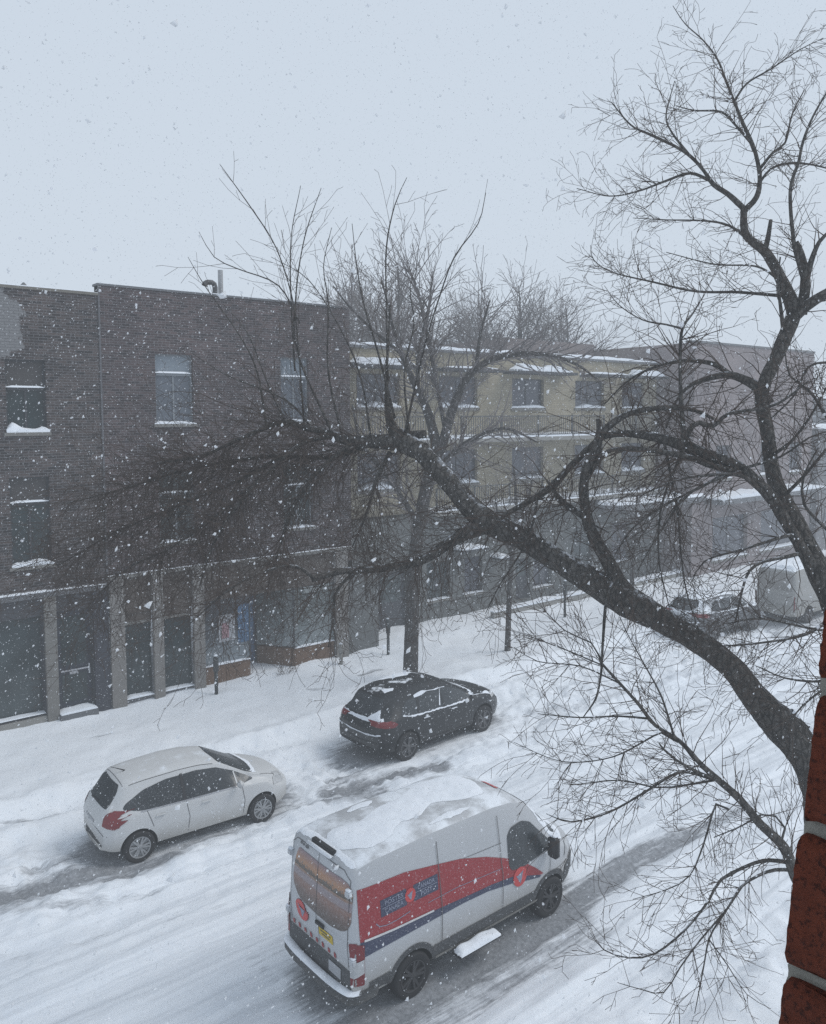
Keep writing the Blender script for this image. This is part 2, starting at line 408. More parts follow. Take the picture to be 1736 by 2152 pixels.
def wheel(parent, x, y, r, wdt, side, rim_mat, spokes=5):
    """tyre with a rim; side = -1 when the outer face looks to -y"""
    prof = [(r*.66, -wdt*.5), (r*.72, -wdt*.56), (r*.9, -wdt*.56), (r*.975, -wdt*.47), (r, -wdt*.36), (r*.985, -wdt*.2), (r, -wdt*.08), (r, wdt*.08), (r*.985, wdt*.2), (r, wdt*.36), (r*.975, wdt*.47), (r*.9, wdt*.56), (r*.72, wdt*.56), (r*.66, wdt*.5)]
    t = lathe(prof, 36).build('wheel', M_TYRE, parent, smooth=True, sharp=35)
    t.location = (x, y, r-.02)
    m = lathe([(r*.66, -wdt*.50), (r*.68, -wdt*.56), (r*.62, -wdt*.54), (r*.60, -wdt*.30), (r*.14, -wdt*.26), (.001, -wdt*.26)], 36)
    for k in range(spokes*2):
        q = 2*PI*(k//2)/spokes + (.17 if k % 2 else -.17)
        ca, sa = math.cos(q), math.sin(q); hw = r*.05
        def P(rad, off, y_): return (rad*ca-off*sa, y_, rad*sa+off*ca)
        vs = [P(r*.12, -hw, -wdt*.50), P(r*.12, hw, -wdt*.50), P(r*.63, hw*1.1, -wdt*.53), P(r*.63, -hw*1.1, -wdt*.53),
              P(r*.12, -hw, -wdt*.34), P(r*.12, hw, -wdt*.34), P(r*.63, hw*1.1, -wdt*.34), P(r*.63, -hw*1.1, -wdt*.34)]
        m.add(vs, [(0, 1, 2, 3), (0, 4, 5, 1), (1, 5, 6, 2), (2, 6, 7, 3), (3, 7, 4, 0)])
    m.add(*[(lambda L: (L.v, L.f))(lathe([(r*.16, -wdt*.34), (r*.16, -wdt*.5), (r*.1, -wdt*.54), (.001, -wdt*.54)], 20))][0])
    rm = m.build('rim', rim_mat, t, smooth=True, sharp=30)
    if side > 0: t.rotation_euler = (0, 0, PI)
    return t
class Body:
    def __init__(s, parent, spec, mat, arches, r_arch, zc):
        L = spec['L']; s.L = L
        N = 64
        st = [L*(.5-.5*math.cos(PI*(i/N)**1.0)) for i in range(N+1)]
        vs = []; rings = []
        sw = spec.get('w_', .05)
        for x in st:
            top = soft(spec['top'], x, sw); bot = soft(spec['bot'], x); hw = soft(spec['hw'], x, .03); rw = soft(spec['rw'], x); belt = min(soft(spec['belt'], x), top-.02)
            mid = bot+(belt-bot)*.55; g = top-belt; rr = spec.get('rr', .10); rr = min(rr, g*.5)
            half = [(0, bot), (hw*.8, bot), (hw*.95, bot+.03), (hw*.985, bot+.12), (hw*1.0, mid), (hw*.995, belt-.10*(belt-bot)), (hw*.985, belt-.02)]
            k = min(1, g/.25)
            yt = hw*.975*(1-k)+rw*k
            y5 = hw*.975
            half += [(y5, belt+.004)]
            for q in (.33, .66): half.append((y5+(yt-y5)*q, belt+(g-rr)*q))
            half += [(yt, top-rr), (yt-rr*.25, top-rr*.35), (yt-rr*1.0, top-rr*.02+0), (yt*.5, top+.012*k+.006), (0, top+.02*k+.008)]
            ring = [(x, y, z) for y, z in half]+[(x, -y, z) for y, z in half[-2:0:-1]]
            rings.append(ring)
        m = len(rings[0]); hn = len(half)
        # bow the tail and nose in plan so the ends are rounded, not sliced
        for i, rg in enumerate(rings):
            for (x, y, z) in rg:
                e = spec.get('bow', .12)
                q = min(1, abs(y)/spec['W2'])**3
                if x < L*.25: x2 = x + e*q*(1-x/(L*.25))
                elif x > L*.8: x2 = x - spec.get('bow2', e*1.6)*q*((x-L*.8)/(L*.2))
                else: x2 = x
                if 'tumble' in spec: x2 += spec['tumble'](x, z)
                vs.append((x2, y, z))
        fs = []
        for i in range(len(rings)-1):
            for j in range(m): fs.append((i*m+j, i*m+(j+1) % m, (i+1)*m+(j+1) % m, (i+1)*m+j))
        def cap(i0, flip):
            o = []
            for j in range(hn-1):
                a, b = i0+j, i0+j+1; c, d = i0+(m-j-1) % m if j+1 <= hn else 0, i0+(m-j) % m
                o.append((a, b, c, d))
            for f in o:
                f = tuple(dict.fromkeys(f))
                if len(f) >= 3: fs.append(f if flip else tuple(reversed(f)))
        cap(0, False); cap((len(rings)-1)*m, True)
        mb = MB().add(vs, fs)
        o = mb.build('body', [mat, M_WELL], parent, smooth=True)
        bm = bmesh.new(); bm.from_mesh(o.data); bmesh.ops.recalc_face_normals(bm, faces=bm.faces); bm.to_mesh(o.data)
        s.bvh = BVHTree.FromBMesh(bm); bm.free()
        # wheel arches
        cut = MB()
        for ax in arches:
            for sd_ in (-1, 1):
                y0, y1 = (sd_*spec['W2']*1.2, sd_*(spec['W2']-.30))
                cut.tube([(ax, y0, zc), (ax, y1, zc)], r_arch, 40, mi=0)
        co = cut.build('cutter', [mat, M_WELL], parent)
        for p in co.data.polygons: p.material_index = 1
        bmc = bmesh.new(); bmc.from_mesh(co.data); bmesh.ops.recalc_face_normals(bmc, faces=bmc.faces); bmc.to_mesh(co.data); bmc.free()
        md = o.modifiers.new('b', 'BOOLEAN'); md.operation = 'DIFFERENCE'; md.object = co; md.solver = 'EXACT'
        bpy.context.view_layer.update()
        dg = bpy.context.evaluated_depsgraph_get(); me = D.meshes.new_from_object(o.evaluated_get(dg)); 
        o.modifiers.clear(); o.data = me; me.name = 'body'
        D.objects.remove(co)
        me.polygons.foreach_set('use_smooth', [True]*len(me.polygons)); me.set_sharp_from_angle(angle=math.radians(38))
        s.o = o; s.parent = parent
    def hit(s, a, b, plane):
        if plane == 'side': o, d = Vector((a, -6, b)), Vector((0, 1, 0))
        elif plane == 'far': o, d = Vector((a, 6, b)), Vector((0, -1, 0))
        elif plane == 'rear': o, d = Vector((-6, a, b)), Vector((1, 0, 0))
        elif plane == 'front': o, d = Vector((s.L+6, a, b)), Vector((-1, 0, 0))
        else: o, d = Vector((a, b, 9)), Vector((0, 0, -1))
        r = s.bvh.ray_cast(o, d)
        return (r[0], r[1]) if r[0] is not None else None
    def decal(s, name, polys, plane, mat, off=.006, cell=.08, parent=None, smooth=True, thick=0):
        """lay flat outlines (a, b) on the body along an axis"""
        bm = bmesh.new()
        if polys and not isinstance(polys[0][0], (tuple, list, Vector)): polys = [polys]
        if name.startswith('snow') and thick:
            o2 = []
            for poly in polys:
                pp = []
                for (a, b), (c, d) in zip(poly, list(poly[1:])+[poly[0]]):
                    n_ = max(1, int(math.hypot(c-a, d-b)/.035))
                    for i in range(n_):
                        t_ = i/n_; x, y = a+(c-a)*t_, b+(d-b)*t_; q = Vector((x*9, y*9, len(name)))
                        pp.append((x+.022*noise.noise(q)+.012*noise.noise(q*3), y+.022*noise.noise(q+Vector((5, 5, 0)))+.012*noise.noise(q*3+Vector((5, 0, 0)))))
                o2.append(pp)
            polys = o2
        for poly in polys:
            vsl = [bm.verts.new((p[0], p[1], 0)) for p in poly]; bm.faces.new(vsl)
        A = [v.co.x for v in bm.verts]; B = [v.co.y for v in bm.verts]
        bmesh.ops.triangulate(bm, faces=bm.faces)
        for k, (lo, hi) in enumerate(((min(A), max(A)), (min(B), max(B)))):
            q = lo+cell
            while q < hi-1e-4:
                no = (1, 0, 0) if k == 0 else (0, 1, 0); co = (q, 0, 0) if k == 0 else (0, q, 0)
                bmesh.ops.bisect_plane(bm, geom=bm.verts[:]+bm.edges[:]+bm.faces[:], plane_co=co, plane_no=no); q += cell
        dead = []; edges2 = []
        if thick:
            for poly in polys: edges2 += [(Vector((p[0], p[1])), Vector((q[0], q[1]))) for p, q in zip(poly, list(poly[1:])+[poly[0]])]
        for v in bm.verts:
            h = s.hit(v.co.x, v.co.y, plane)
            if h is None: dead.append(v); continue
            n = h[1]
            if thick:
                p2 = Vector((v.co.x, v.co.y)); de = 9
                for A2, B2 in edges2:
                    ab = B2-A2; tt = max(0, min(1, (p2-A2).dot(ab)/(ab.length_squared+1e-9))); de = min(de, (p2-A2-ab*tt).length)
                e = .004+thick*min(1, de/.12)**.7*(.35+.9*(noise.noise(h[0]*5)+.5)+.5*noise.noise(h[0]*14))
                v.co = h[0]+n*e
            else: v.co = h[0]+n*off
        bmesh.ops.delete(bm, geom=dead, context='VERTS')
        bmesh.ops.recalc_face_normals(bm, faces=bm.faces)
        me = D.meshes.new(name); bm.to_mesh(me); bm.free(); me.materials.append(mat)
        if smooth: me.polygons.foreach_set('use_smooth', [True]*len(me.polygons))
        o = D.objects.new(name, me); COL.objects.link(o); o.parent = parent or s.parent; return o
    def strip(s, name, pts, w_, plane, mat, off=.008, parent=None):
        m = []; w0 = w_
        if name.startswith('snow'):
            p2 = []
            for (a, b), (c, d) in zip(pts, pts[1:]):
                n_ = max(1, int(math.hypot(c-a, d-b)/.05)); p2 += [(a+(c-a)*i/n_, b+(d-b)*i/n_) for i in range(n_)]
            pts = p2+[pts[-1]]
        for (a, b), (c, d) in zip(pts, pts[1:]):
            if name.startswith('snow'):
                w_ = w0*(.75+1.6*noise.noise(Vector((a*4, b*4, w0*99))))
                w_ = max(w_, w0*.22)
            l = math.hypot(c-a, d-b) or 1; nx_, ny_ = -(d-b)/l*w_/2, (c-a)/l*w_/2
            m.append([(a-nx_, b-ny_), (c-nx_, d-ny_), (c+nx_, d+ny_), (a+nx_, b+ny_)])
        return s.decal(name, m, plane, mat, off, .08, parent)
def rnd_poly(pts, rad, n=5):
    """round the corners of a polygon"""
    out = []; k = len(pts)
    for i in range(k):
        p0, p1, p2 = Vector(pts[i-1][:2]), Vector(pts[i][:2]), Vector(pts[(i+1) % k][:2])
        r = min(rad, (p0-p1).length*.45, (p2-p1).length*.45)
        a = p1+(p0-p1).normalized()*r; b = p1+(p2-p1).normalized()*r
        for j in range(n+1):
            t_ = j/n; q = a*(1-t_)**2+p1*2*t_*(1-t_)+b*t_*t_; out.append((q.x, q.y))
    return out
def circle(cx, cy, rx, ry=None, n=28): return [(cx+rx*math.cos(2*PI*i/n), cy+(ry or rx)*math.sin(2*PI*i/n)) for i in range(n)]
def text_polys(body, txt, cx, cy, size, plane, mat, flip=False, parent=None, off=.012, width=None):
    c = D.curves.new('t', 'FONT'); c.body = txt; c.size = size; c.align_x = 'CENTER'; c.align_y = 'CENTER'; c.resolution_u = 2; c.offset = size*.012
    o = D.objects.new('t', c); COL.objects.link(o); bpy.context.view_layer.update()
    me = D.meshes.new_from_object(o.evaluated_get(bpy.context.evaluated_depsgraph_get())); D.objects.remove(o)
    sx = 1.0
    if width:
        xsz = [v.co.x for v in me.vertices]; sx = width/(max(xsz)-min(xsz))
    for v in me.vertices:
        a = cx+(-v.co.x if flip else v.co.x)*sx; h = body.hit(a, cy+v.co.y, plane)
        if h: v.co = h[0]+h[1]*off
    me.materials.clear(); me.materials.append(mat); me.update()
    ob = D.objects.new('lettering', me); COL.objects.link(ob); ob.parent = parent or body.parent; return ob

# ---- white hatchback
WHITE_P = paint('white_car_paint', (.56, .57, .575), .25, .8, .6, (.93, .99, 2.5, .56, .2))
BLACK_P = paint('black_car_paint', (.006, .007, .009), .16, .12, .45, (.90, .99, 1.6, .60, .06), dust=.015, fleck=.12)
M_RED = plain('tail_light_red', (.17, .010, .014), .2, var=.4, nscale=12, spec=.6)
M_LENS = plain('clear_lens', (.45, .46, .47), .15, var=.4, nscale=14, spec=.7)
def hatchback():
    t = thing('parked_car', 'dirty white hatchback parked along the far kerb, nearest the left edge', 'car', (4.86, 16.04, .0), math.radians(-2.5), 'cars parked along the far kerb')
    sp = dict(L=4.08, W2=.83, bow=.13, bow2=.34, rr=.12,
      top=[(0, .62), (.02, .80), (.06, .93), (.13, 1.02), (.42, 1.40), (.52, 1.46), (.9, 1.50), (1.5, 1.53), (2.0, 1.51), (2.4, 1.44), (3.15, 1.04), (3.35, .98), (3.8, .86), (3.98, .74), (4.08, .58)],
      bot=[(0, .34), (.1, .28), (.5, .24), (3.6, .22), (3.95, .26), (4.08, .32)],
      belt=[(0, .6), (.06, .86), (.3, .96), (1.0, .94), (3.0, .88), (3.5, .82), (4.08, .55)],
      hw=[(0, .68), (.1, .775), (.35, .82), (1, .835), (3.2, .835), (3.7, .80), (3.95, .72), (4.08, .58)],
      rw=[(0, .5), (.3, .57), (.6, .60), (1.5, .625), (2.4, .60), (3.2, .62), (4.08, .5)])
    b = Body(t, sp, WHITE_P, (.70, 3.28), .355, .29)
    g = b.decal('side_window', rnd_poly([(.42, 1.06), (.72, .985), (1.0, .965), (2.86, .925), (3.14, .94), (2.72, 1.18), (2.35, 1.345), (1.9, 1.405), (1.3, 1.395), (.85, 1.31), (.5, 1.15)], .05), 'side', M_CGLASS)
    b.decal('side_window', rnd_poly([(.42, 1.06), (.72, .985), (1.0, .965), (2.86, .925), (3.14, .94), (2.72, 1.18), (2.35, 1.345), (1.9, 1.405), (1.3, 1.395), (.85, 1.31), (.5, 1.15)], .05), 'far', M_CGLASS)
    b.strip('pillar', [(1.62, .93), (1.60, 1.42)], .055, 'side', M_RUB, .012); b.strip('pillar', [(2.74, .93), (2.72, 1.17)], .03, 'side', WHITE_P, .012)
    b.strip('belt_trim', [(.75, .965), (1.6, .94), (2.85, .91)], .018, 'side', M_CHROME, .012)
    b.decal('rear_window', rnd_poly([(-.52, 1.05), (.52, 1.05), (.49, 1.34), (.40, 1.42), (-.40, 1.42), (-.49, 1.34)], .06), 'rear', M_CGLASS)
    b.decal('rear_wiper', rnd_poly([(-.1, 1.07), (.28, 1.04), (.29, 1.06), (-.1, 1.095)], .01), 'rear', M_RUB, .02)
    b.decal('windscreen', rnd_poly([(2.42, -.50), (3.16, -.60), (3.22, -.3), (3.24, 0), (3.22, .3), (3.16, .60), (2.42, .50), (2.36, 0)], .05), 'top', M_CGLASS)
    b.decal('snow_patch', rnd_poly([(3.12, -.60), (3.22, -.3), (3.26, 0), (3.22, .3), (3.15, .58), (3.27, .58), (3.36, 0), (3.24, -.60)], .03), 'top', M_SNOW, .01, .06, None, True, .012)
    # boomerang tail lamps
    for sgn, pl in ((-1, 'side'), (1, 'far')):
        lamp = b.decal('tail_light', rnd_poly([(.10, .80), (.24, .74), (.50, .885), (.30, .90), (.26, 1.02), (.20, 1.02), (.14, .90)], .02), pl, M_RED, .012, .04)
    b.decal('tail_light', rnd_poly([(-.80, .76), (-.60, .80), (-.56, .94), (-.62, 1.04), (-.80, 1.04)], .02), 'rear', M_RED, .012, .04)
    b.decal('tail_light', rnd_poly([(.80, .76), (.60, .80), (.56, .94), (.62, 1.04), (.80, 1.04)], .02), 'rear', M_RED, .012, .04)
    b.decal('number_plate', [(-.25, .68), (.25, .68), (.25, .80), (-.25, .80)], 'rear', plain('plate_face', (.35, .36, .38), .5), .01)
    b.strip('bumper_seam', [(-.72, .62), (0, .60), (.72, .62)], .012, 'rear', M_SEAM, .006)
    b.strip('bumper_insert', [(-.55, .36), (.55, .36)], .09, 'rear', M_RUB, .008)
    for x0 in (1.68, 2.86): b.strip('door_gap', [(x0-.02, .32), (x0+.02, .6), (x0-.04, .92)], .012, 'side', M_SEAM, .004)
    b.strip('door_gap', [(.98, .62), (.92, .80), (.86, .96)], .012, 'side', M_SEAM, .004)
    for x0 in (1.02, 1.95):
        MB().box(x0, x0+.2, -.865, -.83, .80, .83).build('door_handle', WHITE_P, t, bevel=.01)
    b.decal('headlight', rnd_poly([(3.55, .72), (3.86, .66), (3.90, .74), (3.62, .84)], .03), 'side', M_LENS, .01, .04)
    b.decal('headlight', rnd_poly([(3.66, -.62), (3.90, -.52), (3.88, -.40), (3.6, -.56)], .03), 'top', M_LENS, .008, .04)
    m = MB().box(2.68, 2.80, -1.00, -.86, .93, 1.07).build('wing_mirror', WHITE_P, t, bevel=.035, smooth=True)
    MB().box(2.60, 2.72, .86, 1.00, .93, 1.07).build('wing_mirror', WHITE_P, t, bevel=.035, smooth=True)
    # roof antenna and rain gutters
    MB().tube([(.66, 0, 1.49), (.70, 0, 1.515), (.42, 0, 1.66)], [.018, .014, .004], 6).build('antenna', M_RUB, t)
    for sgn in (-1, 1): b.strip('roof_gutter', [(.6, sgn*.555), (1.4, sgn*.585), (2.3, sgn*.56)], .014, 'top', M_SEAM, .006)
    b.strip('hatch_gap', [(.50, -.5), (.50, .5)], .01, 'top', M_SEAM, .005)
    b.strip('bonnet_gap', [(3.3, -.66), (3.62, -.60), (3.85, -.5)], .01, 'top', M_SEAM, .005)
    for x0 in (.70, 3.28):
        wheel(t, x0, -.73, .305, .19, -1, M_RIM, 6); wheel(t, x0, .73, .305, .19, 1, M_RIM, 6)
    return t
hatchback()

# ---- black SUV
def suv(name, label, loc, rz, mat, body_only=False, group='cars parked along the far kerb'):
    t = thing(name, label, 'car', loc, rz, group)
    sp = dict(L=4.6, W2=.93, bow=.16, bow2=.34, rr=.13,
      top=[(0, .72), (.02, .92), (.06, 1.02), (.15, 1.12), (.50, 1.50), (.62, 1.55), (1.0, 1.61), (1.7, 1.65), (2.2, 1.62), (2.6, 1.53), (3.38, 1.13), (3.55, 1.09), (4.2, .97), (4.45, .86), (4.6, .66)],
      bot=[(0, .42), (.1, .34), (.5, .28), (4.1, .26), (4.45, .30), (4.6, .38)],
      belt=[(0, .7), (.06, .95), (.3, 1.08), (1.0, 1.05), (3.3, .98), (4.0, .92), (4.6, .62)],
      hw=[(0, .76), (.1, .86), (.35, .91), (1, .925), (3.6, .925), (4.15, .89), (4.45, .80), (4.6, .66)],
      rw=[(0, .56), (.3, .62), (.6, .66), (1.7, .70), (2.6, .67), (3.4, .70), (4.6, .55)])
    b = Body(t, sp, mat, (.93, 3.66), .42, .35)
    W = rnd_poly([(.78, 1.15), (1.05, 1.085), (3.05, 1.03), (3.32, 1.05), (2.95, 1.27), (2.5, 1.44), (2.0, 1.51), (1.4, 1.50), (1.0, 1.40)], .05)
    b.decal('side_window', W, 'side', M_CGLASS); b.decal('side_window', W, 'far', M_CGLASS)
    b.decal('rear_window', rnd_poly([(-.58, 1.14), (.58, 1.14), (.52, 1.46), (.44, 1.51), (-.44, 1.51), (-.52, 1.46)], .06), 'rear', M_CGLASS)
    b.decal('windscreen', rnd_poly([(2.62, -.56), (3.34, -.68), (3.42, 0), (3.34, .68), (2.62, .56), (2.55, 0)], .05), 'top', M_CGLASS)
    b.strip('pillar', [(1.32, 1.08), (1.42, 1.50)], .07, 'side', mat, .012); b.strip('pillar', [(2.22, 1.04), (2.18, 1.50)], .06, 'side', mat, .012)
    for pl in ('side', 'far'): b.decal('tail_light', rnd_poly([(.12, .96), (.50, .93), (.62, .99), (.50, 1.07), (.12, 1.09)], .03), pl, M_RED, .012, .04)
    for sg in (-1, 1): b.decal('tail_light', rnd_poly([(sg*.88, .95), (sg*.48, .98), (sg*.46, 1.04), (sg*.88, 1.09)], .02), 'rear', M_RED, .012, .04)
    # snow lodged under the glass, along the belt line and on the bumper
    b.decal('snow_patch', rnd_poly([(-.80, 1.05), (.2, 1.03), (.78, 1.08), (.72, 1.12), (.2, 1.10), (-.3, 1.12), (-.42, 1.25), (-.55, 1.33), (-.60, 1.24), (-.70, 1.14)], .03), 'rear', M_SNOW, .012, .05, None, True, .012)
    b.decal('snow_patch', rnd_poly([(.80, 1.12), (1.1, 1.05), (2.2, 1.01), (3.1, .99), (3.1, 1.025), (2.2, 1.045), (1.45, 1.07), (1.0, 1.12), (.85, 1.18)], .015), 'side', M_SNOW, .012, .05, None, True, .008)
    b.strip('snow_streak', [(1.3, -.70), (2.0, -.70), (2.4, -.67)], .026, 'top', M_SNOW, .02)
    b.strip('snow_patch', [(2.20, 1.47), (2.05, 1.10)], .03, 'side', M_SNOW, .016)
    b.decal('snow_patch', rnd_poly([(3.25, -.76), (3.42, -.1), (3.36, .6), (3.46, .6), (3.53, -.1), (3.36, -.82)], .03), 'top', M_SNOW, .012, .06, None, True, .02)
    b.strip('snow_patch', [(3.36, -.80), (3.75, -.79), (4.1, -.74), (4.3, -.6)], .05, 'top', M_SNOW, .014)
    b.decal('snow_patch', rnd_poly([(1.5, .30), (1.9, .22), (2.3, .45), (2.1, .64), (1.4, .66), (.9, .62), (1.2, .50)], .06), 'top', M_SNOW, .008, .05, None, True, .012)
    b.decal('snow_patch', rnd_poly([(.70, -.28), (.95, -.36), (1.05, -.24), (.92, -.18), (.85, -.05), (.76, -.1)], .04), 'top', M_SNOW, .008, .04, None, True, .012)
    b.strip('snow_patch', [(-.80, .80), (-.3, .72), (.3, .72), (.82, .80)], .035, 'rear', M_SNOW, .02)
    b.strip('bumper_crease', [(-.78, .58), (0, .52), (.78, .58)], .03, 'rear', M_RUB, .01)
    for x0 in (2.20, 3.2): b.strip('door_gap', [(x0, .40), (x0+.02, .7), (x0-.02, 1.02)], .012, 'side', M_SEAM, .004)
    for x0 in (1.45, 2.42):
        h = MB().box(x0, x0+.2, -.955, -.925, .90, .93).build('door_handle', mat, t, bevel=.01)
        MB().box(x0, x0+.2, -.955, -.93, .931, .945).build('snow_cap', M_SNOW, h)
    b.strip('sill_trim', [(1.4, .36), (3.2, .34)], .05, 'side', M_RUB, .01)
    for pl, y in (('side', -1), ('top', 0)): 
        if pl == 'side': b.decal('headlight', rnd_poly([(4.02, .84), (4.32, .78), (4.40, .88), (4.1, .95)], .03), 'side', M_LENS, .01, .04)
    MB().box(3.04, 3.16, -1.09, -.95, 1.02, 1.16).build('wing_mirror', mat, t, bevel=.035, smooth=True)
    MB().box(3.04, 3.16, .95, 1.09, 1.02, 1.16).build('wing_mirror', mat, t, bevel=.035, smooth=True)
    for sgn in (-1, 1):
        a = circle(.93, .35, .45, .45, 40)
    for x0 in (.93, 3.66):
        wheel(t, x0, -.81, .36, .22, -1, M_RIMD, 5); wheel(t, x0, .81, .36, .22, 1, M_RIMD, 5)
    return t, b
suv('parked_car', 'black crossover parked at the far kerb with snow streaks on its windows and roof', (11.42, 16.42, 0), math.radians(3.2), BLACK_P)

# ---- mail van
VAN_P = paint('van_white_paint', (.44, .455, .475), .3, .95, .95, (.80, .93, 1.9, .40, .16))
def van_shape(t, mat):
    sp = dict(L=5.14, W2=.90, bow=.07, bow2=.42, rr=.15, w_=.025,
      top=[(0, .9), (.015, 1.6), (.04, 2.08), (.07, 2.19), (.14, 2.25), (.4, 2.29), (1.5, 2.32), (2.9, 2.30), (3.35, 2.23), (3.72, 2.06), (4.42, 1.42), (4.54, 1.34), (4.88, 1.20), (5.06, 1.0), (5.14, .8)],
      bot=[(0, .42), (.1, .36), (4.8, .34), (5.14, .40)],
      belt=[(0, .85), (.02, 1.2), (.06, 1.30), (3.2, 1.26), (4.2, 1.16), (4.6, 1.10), (4.9, 1.0), (5.14, .75)],
      hw=[(0, .84), (.05, .875), (.2, .895), (4.3, .895), (4.72, .84), (4.97, .74), (5.14, .60)],
      rw=[(0, .76), (.2, .79), (3.0, .79), (3.7, .72), (4.4, .70), (5.28, .6)])
    return Body(t, sp, mat, (1.10, 4.14), .40, .33)
def sv(p):   # measured side coordinates -> van coordinates
    return ((p[0]+5.95)*.983-6.02, 8.5-(8.5-p[1])*.983)
def rvv(p):  # measured rear coordinates
    z = 8.5-(8.5-p[1])*1.0134
    return (p[0]*1.0134-9.77, z if z < 1.2 else 1.2+(z-1.2)*.93)
M_POSTRED = paint('mail_red', (.27, .010, .016), .45, .5, .9, None, dust=.06)
M_POSTBLUE = paint('mail_blue', (.016, .024, .07), .4, .35, .7, None, dust=.10)
M_LETTER = plain('letter_white', (.24, .26, .34), .6, var=.5, nscale=20)
M_BLACKP = paint('black_bumper', (.02, .021, .023), .55, .4, .5, (.75, .9, 4, .45, .12))
def mural_mat():
    t = NT('sunset_picture'); v = t.obj(); s = t.sep(v)
    n = t.noise(v, 5, 6, .7); n2 = t.noise(v, 22, 5, .7)
    y, z = s[1], s[2]
    # the picture runs on a slight slope across the doors
    zz = t.math('ADD', z, t.math('MULTIPLY', t.math('SUBTRACT', n, .5), .10))
    base = t.ramp(t.math('DIVIDE', t.math('SUBTRACT', zz, 1.35), .9), [(.0, (.09, .07, .06)), (.14, (.15, .10, .085)), (.28, (.26, .15, .12)), (.42, (.20, .15, .15)), (.52, (.34, .20, .12)), (.64, (.42, .22, .12)), (.78, (.26, .18, .20)), (1.0, (.14, .13, .18))])
    tree_line = t.math('ADD', 1.86, t.math('MULTIPLY', t.math('SUBTRACT', n2, .5), .34))
    m1 = t.math('MULTIPLY', t.math('LESS_THAN', z, tree_line), t.math('GREATER_THAN', z, t.math('ADD', 1.77, t.math('MULTIPLY', n, .05))))
    c = t.mix(t.math('MULTIPLY', m1, .85), base, (.045, .045, .035))
    riv = t.math('MULTIPLY', t.math('LESS_THAN', z, 1.76), t.math('GREATER_THAN', z, t.math('ADD', 1.60, t.math('MULTIPLY', n2, .1))))
    c = t.mix(t.math('MULTIPLY', riv, .5), c, (.36, .33, .37))
    c = t.mix(.18, c, (.16, .14, .13)); c = t.mix(t.math('MULTIPLY', t.ramp(n2, [(.5, (0, 0, 0)), (.7, (1, 1, 1))]), .35), c, (.40, .40, .42))
    return t.fin(c, .4, 0, None, .4)
def emblem(b, cx, cy, r, plane, parent=None, flip=1):
    e = b.decal('emblem', circle(cx, cy, r), plane, M_POSTRED if plane == 'rear' else plain('emblem_red', (.5, .06, .06), .4), .014, .1)
    b.decal('emblem_ring', [c for c in [circle(cx, cy, r*.96)]], plane, plain('emblem_red', (.5, .06, .06), .4), .016, .1, e)
    W = lambda pts: [(cx+flip*x*r, cy+y*r) for x, y in pts]
    b.decal('wing', [W([(-.55, .15), (.45, .55), (.10, -.62), (-.08, -.35)]), W([(-.62, .30), (-.50, .24), (-.02, -.42), (.12, -.78), (-.12, -.5)])], plane, M_LETTER, .019, .1, e)
    return e
